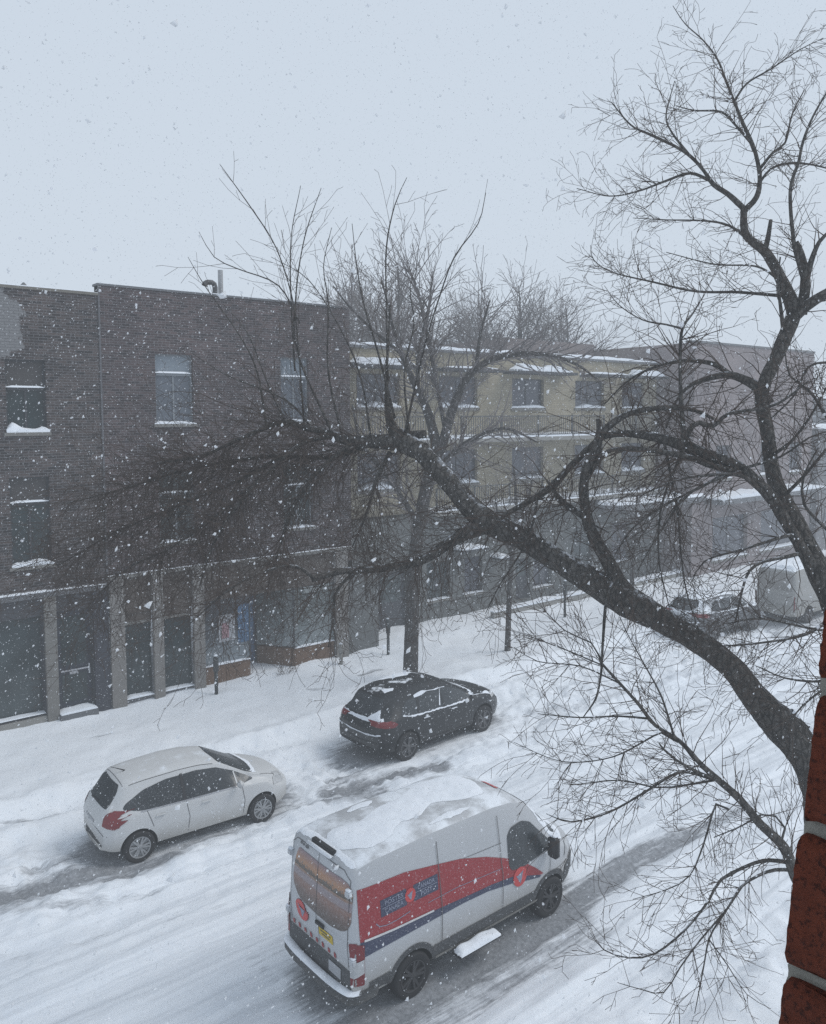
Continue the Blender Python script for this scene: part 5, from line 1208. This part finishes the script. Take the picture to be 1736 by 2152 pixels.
    for k, sp in enumerate([
        [(1512, 1641, 9.6, 9), (1473, 1626, 9.5, 8), (1421, 1597, 9.4, 6), (1395, 1575, 9.4, 5), (1385, 1562, 9.4, 3)],
        [(1500, 1638, 9.6, 7), (1429, 1623, 9.4, 5.5), (1360, 1662, 9.3, 4.8), (1278, 1708, 9.3, 4), (1200, 1727, 9.3, 3), (1148, 1710, 9.3, 1.5)],
        [(1500, 1640, 9.6, 5), (1440, 1650, 9.5, 4), (1380, 1655, 9.5, 3.5), (1300, 1640, 9.4, 3), (1200, 1650, 9.4, 1.5)],
        [(1360, 1510, 9.5, 5), (1300, 1505, 9.5, 4), (1220, 1508, 9.5, 3), (1130, 1500, 9.6, 1.5)],
        [(1425, 1560, 9.5, 4), (1390, 1540, 9.6, 4), (1290, 1590, 9.6, 3), (1180, 1600, 9.7, 2), (1080, 1560, 9.8, 1.2)],
        [(1416, 1545, 9.5, 5), (1390, 1463, 9.4, 4), (1360, 1407, 9.4, 3), (1317, 1329, 9.3, 2), (1300, 1290, 9.3, 1)],
        [(1262, 1383, 9.5, 4), (1243, 1351, 9.5, 3.5), (1187, 1325, 9.6, 2.5), (1127, 1264, 9.7, 1.5)],
        [(1270, 1400, 9.5, 3.5), (1200, 1370, 9.5, 2.8), (1120, 1340, 9.5, 2), (1075, 1325, 9.6, 1)],
        [(1300, 1435, 9.5, 3.5), (1220, 1400, 9.6, 2.8), (1130, 1390, 9.7, 2), (1080, 1360, 9.8, 1)],
        [(1654, 1812, 9.9, 9), (1620, 1808, 9.8, 8), (1585, 1814, 9.7, 7), (1516, 1848, 9.6, 6), (1490, 1892, 9.5, 5.2), (1442, 1952, 9.4, 4.5), (1377, 2004, 9.3, 3.8), (1321, 2013, 9.3, 3), (1269, 1996, 9.2, 2.5), (1240, 1960, 9.2, 1.2)],
        [(1668, 1829, 9.9, 8), (1630, 1828, 9.8, 7), (1594, 1840, 9.7, 6), (1555, 1866, 9.6, 5), (1529, 1909, 9.5, 4.2), (1473, 1974, 9.4, 3.6), (1429, 2034, 9.3, 3), (1395, 2086, 9.3, 2.5), (1350, 2080, 9.2, 2), (1298, 2065, 9.2, 1.3)],
        [(1560, 1862, 9.6, 4.5), (1512, 1935, 9.6, 4), (1490, 1974, 9.5, 3.5), (1477, 2043, 9.5, 2.8), (1460, 2130, 9.4, 1.6)],
        [(1490, 1974, 9.5, 3), (1530, 2030, 9.5, 2.4), (1570, 2090, 9.5, 1.6), (1620, 2120, 9.5, 1)],
        [(1530, 1700, 9.6, 5), (1505, 1690, 9.5, 5), (1480, 1770, 9.4, 4), (1450, 1840, 9.4, 3.2), (1400, 1870, 9.3, 2.4), (1330, 1890, 9.3, 1.2)],
        [(1640, 1775, 9.8, 6), (1650, 1740, 9.9, 5), (1630, 1715, 10, 5), (1600, 1712, 10, 4), (1560, 1735, 10, 3), (1500, 1760, 10, 2)],
    ]): limb('h%d' % k, sp, 6, 0, .12)
    limb('J', [(1287, 1225, 10.7, 8), (1274, 1264, 10.5, 7), (1267, 1351, 10.5, 6), (1263, 1416, 10.5, 5), (1252, 1468, 10.5, 4), (1226, 1507, 10.5, 2.5)], 6, .12)
    # right-hand mesh of finer branches
    for k, sp in enumerate([
        [(1760, 1290, 10.4, 9), (1700, 1330, 10, 7), (1640, 1345, 9.8, 5), (1560, 1355, 9.8, 4), (1460, 1360, 9.9, 2)],
        [(1765, 1330, 10.3, 8), (1700, 1320, 10.1, 6), (1600, 1300, 10, 4), (1530, 1310, 10, 2)],
        [(1770, 1420, 10.3, 8), (1720, 1432, 10, 6), (1650, 1425, 9.9, 4), (1590, 1400, 9.9, 2)],
        [(1770, 1425, 10.3, 6), (1730, 1450, 10.0, 5), (1690, 1480, 9.9, 4), (1640, 1540, 9.8, 2)],
        [(1680, 1120, 10.6, 9), (1640, 1130, 10.3, 7), (1560, 1155, 10.2, 5), (1480, 1180, 10.2, 3), (1450, 1230, 10.2, 1.5)],
        [(1690, 1160, 10.6, 9), (1655, 1170, 10.3, 8), (1605, 1180, 10.2, 7), (1575, 1200, 10.1, 6), (1560, 1240, 10.1, 5), (1545, 1310, 10.1, 3)],
        [(1640, 1050, 10.8, 9), (1690, 1000, 10.6, 7), (1740, 940, 10.5, 5)],
        [(1618, 960, 10.9, 9), (1660, 930, 10.7, 6), (1700, 880, 10.6, 5), (1745, 800, 10.5, 3)],
        [(1560, 985, 10.4, 7), (1640, 960, 10.3, 5), (1700, 920, 10.2, 4), (1745, 905, 10.2, 3)],
        [(1395, 925, 10.6, 7), (1410, 1000, 10.4, 6), (1425, 1080, 10.3, 5), (1430, 1150, 10.3, 4.2), (1442, 1240, 10.2, 3.5), (1470, 1330, 10.2, 2)],
        [(1440, 938, 10.5, 8), (1400, 1030, 10.3, 5), (1385, 1100, 10.3, 4.4), (1385, 1180, 10.2, 3.6), (1400, 1250, 10.2, 2.6), (1420, 1330, 10.2, 1.4)],
        [(1540, 985, 10.4, 9), (1480, 1020, 10.3, 6), (1400, 1060, 10.2, 5), (1330, 1110, 10.2, 3.5), (1290, 1170, 10.2, 2)],
        [(1560, 990, 10.4, 8), (1500, 1010, 10.2, 6), (1440, 1045, 10.2, 5), (1380, 1130, 10.1, 3), (1340, 1200, 10.1, 2)],
        [(1620, 1050, 10.4, 8), (1560, 1000, 10.3, 7), (1480, 1000, 10.2, 5), (1420, 1010, 10.2, 4), (1350, 1040, 10.1, 2)],
        [(1190, 985, 10.9, 7), (1165, 1040, 10.8, 5), (1210, 1080, 10.8, 4), (1280, 1120, 10.7, 2)],
        [(1130, 1040, 11, 7), (1120, 1100, 10.9, 5), (1095, 1160, 10.8, 4), (1050, 1230, 10.8, 3), (1020, 1290, 10.8, 1.6)],
        [(1740, 880, 10.4, 7), (1700, 820, 10.4, 5), (1660, 790, 10.5, 4), (1650, 740, 10.5, 3)],
        [(1760, 760, 10.4, 7), (1700, 770, 10.4, 5), (1670, 830, 10.4, 4), (1620, 880, 10.4, 3)],
        [(1745, 1120, 10.3, 7), (1690, 1060, 10.3, 6), (1690, 1000, 10.3, 4), (1720, 940, 10.3, 3)],
    ]): limb('k%d' % k, sp, 6, 0, .12)
    # long vertical shoots at the left end
    shoots = [
        [(640, 905, 12.4, 5), (628, 740, 12.4, 3.6), (615, 630, 12.4, 3.2), (580, 520, 12.5, 2.5), (530, 440, 12.5, 2.5), (462, 345, 12.6, 1.4)],
        [(700, 915, 12.3, 6), (625, 740, 12.4, 4), (622, 620, 12.4, 3.4), (640, 500, 12.4, 2.4), (675, 395, 12.4, 1.3)],
        [(620, 780, 12.4, 4), (612, 640, 12.4, 3), (612, 500, 12.4, 2.2), (632, 390, 12.4, 1.2)],
        [(630, 680, 12.4, 4), (585, 600, 12.4, 3), (500, 565, 12.4, 2.4), (450, 540, 12.4, 1.8), (418, 487, 12.4, 1)],
        [(815, 800, 12.3, 5), (812, 640, 12.3, 3.6), (812, 520, 12.3, 3.4), (830, 430, 12.3, 2.4), (855, 373, 12.3, 1.3)],
        [(850, 915, 12.1, 6), (880, 780, 12, 4.4), (900, 700, 11.9, 3.8), (925, 620, 11.9, 3.2), (955, 540, 11.8, 3), (1005, 470, 11.8, 2.2), (1021, 405, 11.8, 1.2)],
        [(830, 880, 12.2, 6), (800, 760, 12.1, 5), (765, 640, 12.1, 3.6), (750, 560, 12.1, 2.4), (740, 470, 12.1, 1.3)],
        [(720, 920, 12.4, 6), (690, 780, 12.5, 4), (690, 640, 12.5, 3), (680, 560, 12.5, 2), (697, 478, 12.5, 1.2)],
        [(560, 900, 12.6, 6), (540, 780, 12.6, 4), (500, 700, 12.6, 3), (430, 600, 12.7, 2), (395, 540, 12.7, 1)],
        [(780, 925, 12.2, 6), (760, 800, 12.1, 4), (720, 700, 12.1, 3), (650, 590, 12.2, 2), (570, 540, 12.2, 1)],
        [(860, 915, 12.1, 6), (850, 780, 12.2, 4), (870, 680, 12.2, 3), (862, 600, 12.2, 2), (895, 520, 12.2, 1)],
        [(660, 905, 12.4, 5), (600, 840, 12.3, 4), (480, 790, 12.3, 3), (400, 740, 12.2, 1.5)],
        [(600, 890, 12.5, 5), (560, 800, 12.5, 3.5), (520, 700, 12.5, 2.5), (470, 640, 12.5, 1.2)]]
    PS = dict(seg=[.2, .14, .1], bias=[UPV*.05, UPV*.02, UPV*.0], wig=.12, dens=[2.2, 3.0], ang=(.4, 1.0), lr=(.22, .5), max=1)
    for k, sp in enumerate(shoots):
        limb('s%d' % k, sp, 5, 0, .15)
        pts, rad = limbs['s%d' % k]
        for i in range(1, len(pts)-2):
            if RND.random() < .8:
                dd = (pts[i+1]-pts[i-1]).normalized(); ax = rnd_unit(); ax = (ax-dd*ax.dot(dd)).normalized(); a = RND.uniform(.35, .95)
                tr.grow(pts[i], dd*math.cos(a)+ax*math.sin(a), RND.uniform(.25, .95), .0042, 0, PS)
    # twigs spread along every limb
    LEFT = -RT
    def clothe(name, dens, Lr, P, i0=0.0, dirf=None, r0=.010):
        pts, rad = limbs[name]; tot = sum((a-b).length for a, b in zip(pts, pts[1:])); n = int(tot*dens)
        for _ in range(n):
            q = RND.uniform(i0, 1); i = min(len(pts)-2, max(1, int(q*(len(pts)-1))))
            dd = (pts[i+1]-pts[i-1]).normalized(); ax = rnd_unit(); ax = (ax-dd*ax.dot(dd)).normalized(); a = RND.uniform(.5, 1.3)
            v = dd*math.cos(a)+ax*math.sin(a)
            if dirf is not None: v = (v+dirf).normalized()
            tr.grow(pts[i], v, RND.uniform(*Lr), min(r0, max(.004, rad[i]*.45)), 0, P)
    PD = dict(seg=[.17, .14, .12], bias=[UPV*-.055, UPV*-.03, UPV*-.0], wig=.30, dens=[3.8, 5.2, 0], ang=(.5, 1.35), lr=(.24, .55), max=2)       # drooping
    PF = dict(seg=[.14, .11, .08], bias=[UPV*.004, UPV*.0, UPV*.0], wig=.22, dens=[4.6, 5.8, 0], ang=(.45, 1.15), lr=(.24, .55), max=2)        # fine crown
    PL = dict(seg=[.14, .11, .08], bias=[UPV*-.008, UPV*.004, UPV*0], wig=.21, dens=[3.9, 5.0, 0], ang=(.4, 1.0), lr=(.22, .5), max=2)
    for nm, dn in (('A2', 26), ('A2b', 34), ('A2c', 36), ('A2e', 40), ('A2f', 40), ('A2g', 34), ('A2h', 34), ('A3', 24), ('A3b', 12), ('A3c', 28)):
        clothe(nm, dn*1.1, (.5, 1.7), PD, .05, -UPV*.15, .006)
    clothe('A2', 4, (1.2, 2.6), PD, .0, LEFT*.9-UPV*.3, .009); clothe('A3', 5, (.7, 1.6), PD, 0, -UPV*1.2, .009); clothe('A2c', 4, (1.0, 2.2), PD, 0, LEFT*.7-UPV*.8, .009)
    clothe('A1', 8, (.4, 1.1), PS, 0, UPV*.3, .006); clothe('A2', 4.5, (.6, 1.7), PS, 0, UPV*1.0, .006); clothe('A', 5.0, (.4, 1.5), PD, .74)
    for nm, dn in (('B', 5), ('B1', 12), ('Bs', 16), ('Dl', 9), ('E', 12), ('G', 13), ('G2', 16), ('W', 14)): clothe(nm, dn, (.4, 1.3), PD, .2)
    for nm, dn in (('V', 14), ('Vb', 14), ('C', 1.4), ('C3', 5), ('C2b', 9)): clothe(nm, dn, (.4, 1.1), PF, .15)
    for nm, dn in (('F1', 17), ('F1b', 20), ('F1c', 17), ('F2', 16), ('F2b', 19), ('F2c', 18), ('F2d', 18), ('F3', 18), ('C4', 12), ('C5', 16), ('C6', 16), ('C7', 16), ('C1', 4), ('Cv', 12)): clothe(nm, dn, (.3, .9), PF, .12, None, .007)
    clothe('H', 13, (.4, 1.2), PL, .22, None, .007); 
    for k in range(15): clothe('h%d' % k, 18 if k not in (9, 10, 11, 12) else 12, (.25, .85), PL, .12, None, .006)
    for k in range(19): clothe('k%d' % k, 14, (.35, 1.15), PD, .15, None, .007)
    tr.tw.v = [(x+off.x, y+off.y, z+off.z) for x, y, z in tr.tw.v]
    tr.tw.build('crown', M_TWIG, t)

near_tree()
def street_tree(label, base, limbs_px, dens, Lr, rmin, mat_b, mat_t, P=None, group=None, cat='tree', i0=.15):
    t = thing('bare_tree', label, cat, (base.x, base.y, base.z), 0, group); off = -base
    tr = Tree(rmin); P = P or dict(seg=[.3, .22, .16], bias=[UPV*.02, UPV*.01, UPV*0], wig=.16, dens=[2.0, 2.6, 0], ang=(.35, .95), lr=(.28, .55), max=2)
    for k, sp in enumerate(limbs_px):
        pts, rad = limb_path(sp, .25)
        if k == 0: pts = [Vector((pts[0].x, pts[0].y, base.z-.1))]+pts; rad = [rad[0]*1.15]+rad
        MB().tube([p+off for p in pts], rad, 10, True, rough=.05).build('trunk' if k == 0 else 'branch', mat_b, t, smooth=True)
        tot = sum((a-b).length for a, b in zip(pts, pts[1:]))
        for _ in range(int(tot*dens*(1 if k else .3))):
            i = min(len(pts)-2, max(1, int(RND.uniform(i0 if k else .6, 1)*(len(pts)-1))))
            dd = (pts[i+1]-pts[i-1]).normalized(); ax = rnd_unit(); ax = (ax-dd*ax.dot(dd)).normalized(); a = RND.uniform(.4, 1.1)
            tr.grow(pts[i], dd*math.cos(a)+ax*math.sin(a), RND.uniform(*Lr), max(rmin, min(.03, rad[i]*.5)), 0, P)
    tr.tw.v = [(x+off.x, y+off.y, z+off.z) for x, y, z in tr.tw.v]
    tr.tw.build('crown', mat_t, t); print(label[:30], tr.n); return t
dT = 25.9
b_ = on_z(862, 1436, .3)
street_tree('bare street tree rising from the far pavement just behind the black car', b_,
    [[(862, 1436, dT, 34), (865, 1330, dT, 31), (868, 1230, dT, 29), (878, 1120, dT, 28), (900, 1010, dT, 28), (920, 940, dT, 30)],
     [(920, 950, dT, 24), (900, 870, dT, 19), (868, 800, dT-.5, 14), (835, 720, dT-1, 9), (815, 640, dT-1, 5), (800, 580, dT-1, 2)],
     [(925, 950, dT, 22), (955, 850, dT, 18), (985, 790, dT, 15), (1030, 757, dT+.5, 14), (1085, 744, dT+1, 13), (1150, 746, dT+1, 9), (1210, 765, dT+1, 6), (1260, 800, dT+1, 3)],
     [(878, 830, dT-.3, 10), (880, 740, dT, 8), (900, 650, dT+.3, 5), (910, 570, dT+.5, 2)],
     [(845, 745, dT, 9), (780, 690, dT, 6), (730, 640, dT, 4), (700, 600, dT, 2)],
     [(1000, 778, dT, 8), (1010, 700, dT, 6), (1030, 630, dT, 3)],
     [(880, 1100, dT, 14), (820, 1010, dT-1, 10), (760, 930, dT-1, 7), (740, 850, dT-1, 4)],
     [(905, 1000, dT, 14), (980, 930, dT-1, 9), (1060, 900, dT-1, 6), (1130, 930, dT-1, 3)],
     [(935, 900, dT, 9), (880, 620, dT+1, 6), (850, 560, dT+1, 2)]],
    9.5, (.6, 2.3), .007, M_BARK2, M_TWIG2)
b_ = on_z(1068, 1388, .3); dU = 29.0
street_tree('thin straight street tree standing alone on the far pavement, second from the left', b_,
    [[(1066, 1388, dU, 14), (1068, 1320, dU, 12), (1071, 1240, dU, 11), (1078, 1150, dU, 10), (1085, 1060, dU, 7), (1080, 980, dU, 4)],
     [(1076, 1170, dU, 7), (1050, 1100, dU, 5), (1040, 1040, dU, 3)], [(1080, 1120, dU, 6), (1110, 1050, dU, 5), (1120, 990, dU, 2)]],
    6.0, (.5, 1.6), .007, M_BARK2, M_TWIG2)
b_ = on_z(1325, 1322, .3); dW = 33.3
street_tree('young street tree trunk showing under the long limb on the far pavement', b_,
    [[(1325, 1320, dW, 12), (1327, 1260, dW, 11), (1330, 1180, dW, 9), (1335, 1100, dW, 6), (1340, 1040, dW, 3)],
     [(1330, 1180, dW, 6), (1300, 1120, dW, 4), (1290, 1060, dW, 2)], [(1332, 1150, dW, 6), (1370, 1090, dW, 4), (1380, 1040, dW, 2)]],
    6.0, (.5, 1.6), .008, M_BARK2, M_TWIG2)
# crowns seen over the yellow building
def back_tree(px, d, ptop, width, label, nl=9):
    h0 = 3.0; b = at(px, 871, d); b.z = 0
    L = [[(px, 871+ (H-6)*F/d*.0+40, d, 26*40/d), (px+2, 820, d, 16*40/d), (px-1, 760, d, 11*40/d), (px+3, ptop+60, d, 5*40/d), (px, ptop+8, d, 2)]]
    for k in range(nl):
        a = RND.uniform(-1, 1); y0 = RND.uniform(760, 850)
        L.append([(px+a*4, y0, d, 8*40/d), (px+a*width*.35, y0-RND.uniform(20, 45), d+RND.uniform(-1.5, 1.5), 5*40/d), (px+a*width*.7, y0-RND.uniform(60, 100), d+RND.uniform(-2, 2), 3*40/d), (px+a*width*.95, max(ptop+10+abs(a)*70, y0-RND.uniform(110, 190)), d+RND.uniform(-2, 2), 1.5)])
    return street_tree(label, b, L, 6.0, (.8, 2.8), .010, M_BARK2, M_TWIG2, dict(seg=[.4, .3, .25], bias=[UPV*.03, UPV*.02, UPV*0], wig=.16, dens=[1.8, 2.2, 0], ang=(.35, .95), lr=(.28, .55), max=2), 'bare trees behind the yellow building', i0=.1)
back_tree(835, 42, 545, 130, 'bare background tree with the tallest crown, just right of the brick corner', 11)
back_tree(1090, 46, 592, 120, 'rounded bare tree crown above the middle of the yellow building roof', 11)
back_tree(1190, 52, 640, 90, 'smaller faint bare crown to the right of the rounded one above the yellow roof', 7)
back_tree(760, 48, 590, 100, 'background crown partly hidden by the brick corner, leftmost of the roofline trees', 9)
back_tree(985, 50, 668, 70, 'low faint bare crown between the two larger ones behind the yellow roof', 6)

# ------------------------------------------------------------------ street posts
M_POST = plain('dark_green_post', (.025, .03, .032), .5)
def post(label, x, y, h, r=.045, gy=None, group='slim posts on the far pavement', light=False):
    z = ground_z(x, y)-.1
    t = thing('parking_post', label, 'post', (x, y, z), 0, group)
    MB().tube([(0, 0, 0), (0, 0, h*.62)], r*.75, 10).build('pole', M_CONC if light else M_POST, t, smooth=True)
    MB().tube([(0, 0, h*.62), (0, 0, h*.64), (0, 0, h*.95), (0, 0, h)], [r*.8, r*1.15, r*1.15, r*.6], 10).build('head', M_CONC if light else M_POST, t, smooth=True)
    MB().tube([(0, 0, h), (0, 0, h+.03), (0, 0, h+.05)], [r*.9, r*.8, r*.2], 8).build('snow_cap', M_SNOW, t, smooth=True)
p = on_z(455, 1456, .35); post('dark slim post in front of the orange tiled shop front', p.x, p.y, 1.25, .07)
p = on_z(816, 1373, .35); post('dark slim post just left of the thick street tree', p.x, p.y, 1.35, .07)
p = on_z(717, 1392, .35); post('short pale post before the right display window', p.x, p.y, .75, .08, light=True)
p = on_z(1187, 1293, .35); post('dark slim post farthest along, below the long limb', p.x, p.y, 1.6, .07)
p = on_z(1712, 1240, .35)
# shrub twigs poking from the drift by the shop entrance
def shrub(x, y, label):
    t = thing('bare_shrub', label, 'shrub', (x, y, ground_z(x, y)-.05)); tr = Tree(.006)
    P = dict(seg=[.1, .08], bias=[UPV*.0, UPV*0], wig=.25, dens=[6, 0], ang=(.4, 1), lr=(.3, .6), max=1)
    for _ in range(14): tr.grow(Vector((RND.uniform(-.3, .3), 0, 0)), Vector((RND.uniform(-.8, .8), RND.uniform(-.5, .5), 1)), RND.uniform(.2, .5), .008, 0, P)
    tr.tw.build('twigs', M_TWIG, t)
shrub(13.1, 22.6, 'few bare shrub stems sticking out of the drift by the shop entrance')

# ------------------------------------------------------------------ falling snow
def flakes():
    rg = np.random.default_rng(21)
    fw, rt, up = (np.array(a) for a in (FW, RT, UP))
    OV = np.array([(1, 0, 0), (-1, 0, 0), (0, 1, 0), (0, -1, 0), (0, 0, 1), (0, 0, -1)], float)
    OT = np.array([(0, 2, 4), (2, 1, 4), (1, 3, 4), (3, 0, 4), (2, 0, 5), (1, 2, 5), (3, 1, 5), (0, 3, 5)])
    TV = np.array([(1, 1, 1), (-1, -1, 1), (-1, 1, -1), (1, -1, -1)], float)*.75
    TT = np.array([(0, 1, 3), (0, 2, 1), (0, 3, 2), (1, 2, 3)])
    Vs, Fs, k = [], [], 0
    for N, med, sig, lo, hi, base, tri in ((620000, .0032, .38, .0018, .007, TV, TT), (85000, .0072, .38, .005, .020, OV, OT)):
        # uniform in a wedge of air over the street
        d = np.maximum(34*rg.random(N)**(1/3.0), .9); u = (rg.random(N)-.5)*1.5; v = (rg.random(N)-.5)*1.75
        P = np.array(CAM)+d[:, None]*(fw+u[:, None]*rt+(v-.02)[:, None]*up)
        keep = (P[:, 2] > .15) & (P[:, 1] < 22.7) & ((d > 2.6) | (rg.random(N) < .6))
        P = P[keep]; d = d[keep]; n = len(P)
        sz = np.clip(med*np.exp(rg.normal(0, sig, n)), lo, hi); sz = np.where(d < 4, np.minimum(sz, .0042), sz)
        V = base[None]*sz[:, None, None]*(1+.9*(rg.random((n, len(base), 1))-.5))
        V[:, :, 2] *= 1.6
        a = rg.normal(.75, .5, n); c, q = np.cos(a), np.sin(a)
        X = V[..., 0]*c[:, None]+V[..., 2]*q[:, None]; Z = -V[..., 0]*q[:, None]+V[..., 2]*c[:, None]
        b = rg.random(n)*1.2-.4; cb, sb = np.cos(b), np.sin(b)
        V = np.stack([X*cb[:, None]-V[..., 1]*sb[:, None], X*sb[:, None]+V[..., 1]*cb[:, None], Z], -1)+P[:, None, :]
        Fs.append((tri[None]+k+len(base)*np.arange(n)[:, None, None]).reshape(-1, 3)); Vs.append(V.reshape(-1, 3)); k += n*len(base)
    V = np.concatenate(Vs); Fc = np.concatenate(Fs); n = k
    me = D.meshes.new('falling_snow'); me.vertices.add(len(V)); me.loops.add(Fc.size); me.polygons.add(len(Fc))
    me.vertices.foreach_set('co', V.ravel()); me.loops.foreach_set('vertex_index', Fc.ravel().astype(np.int32)); me.polygons.foreach_set('loop_start', np.arange(0, Fc.size, 3, dtype=np.int32))
    me.update(calc_edges=True); me.polygons.foreach_set('use_smooth', np.ones(len(Fc), bool))
    # a few big fluffy clumps near the window, faded toward their rims
    bmx = bmesh.new(); bmesh.ops.create_icosphere(bmx, subdivisions=2, radius=1); bv = np.array([v.co[:] for v in bmx.verts]); bf = np.array([[v.index for v in f.verts] for f in bmx.faces]); bmx.free()
    VV, FF = [], []; nb = 330
    for i in range(nb):
        dd = 1.6+5.5*rg.random()**.6; c_ = np.array(CAM)+dd*(fw+(rg.random()-.5)*1.4*rt+((rg.random()-.5)*1.6)*up)
        r_ = rg.uniform(.0035, .0095)*min(1, dd/3.0+.25); sc3 = rg.uniform(.6, 1.25, 3)*r_
        w_ = bv*sc3*(1+.35*np.sin(bv[:, [1]]*5+i)*np.cos(bv[:, [0]]*4+2*i)); VV.append(w_+c_); FF.append(bf+i*len(bv))
    VV = np.concatenate(VV); FF = np.concatenate(FF); m2_ = D.meshes.new('x'); m2_.from_pydata(VV.tolist(), [], FF.tolist()); m2_.polygons.foreach_set('use_smooth', [True]*len(m2_.polygons))
    t = NT('fluffy_flake'); df = t.n('ShaderNodeBsdfDiffuse'); df.inputs[0].default_value = (.80, .81, .84, 1); tp = t.n('ShaderNodeBsdfTransparent'); lw_ = t.n('ShaderNodeLayerWeight', i_Blend=.35)
    mx = t.n('ShaderNodeMixShader'); t.l(t.math('ADD', t.math('MULTIPLY', lw_.outputs['Facing'], 1.1), .38, True), mx.inputs[0]); t.l(df.outputs[0], mx.inputs[1]); t.l(tp.outputs[0], mx.inputs[2]); t.l(mx.outputs[0], t.out.inputs[0])
    m2_.materials.append(t.m); o2 = D.objects.new('fluffy_snow', m2_); COL.objects.link(o2); tag(o2, 'larger fluffy snow clumps drifting close to the window', 'snowflakes', None, 'stuff')
    t = NT('snowflake'); df = t.n('ShaderNodeBsdfDiffuse'); df.inputs[0].default_value = (.88, .90, .92, 1); tl = t.n('ShaderNodeBsdfTranslucent'); tl.inputs[0].default_value = (.85, .87, .9, 1)
    tp = t.n('ShaderNodeBsdfTransparent'); mx = t.n('ShaderNodeMixShader', i_0=.4); m2 = t.n('ShaderNodeMixShader', i_0=.33)
    t.l(df.outputs[0], mx.inputs[1]); t.l(tl.outputs[0], mx.inputs[2]); t.l(mx.outputs[0], m2.inputs[1]); t.l(tp.outputs[0], m2.inputs[2]); t.l(m2.outputs[0], t.out.inputs[0])
    me.materials.append(t.m); o = D.objects.new('falling_snow', me); COL.objects.link(o)
    tag(o, 'wind blown snowflakes filling the air over the street', 'snowflakes', None, 'stuff')
    print('flakes', n)
flakes()
SC.cycles.max_bounces = 5; SC.cycles.diffuse_bounces = 3; SC.cycles.glossy_bounces = 2; SC.cycles.transparent_max_bounces = 12; SC.cycles.volume_bounces = 0
try:
    SC.cycles.use_denoising = False
except Exception: pass
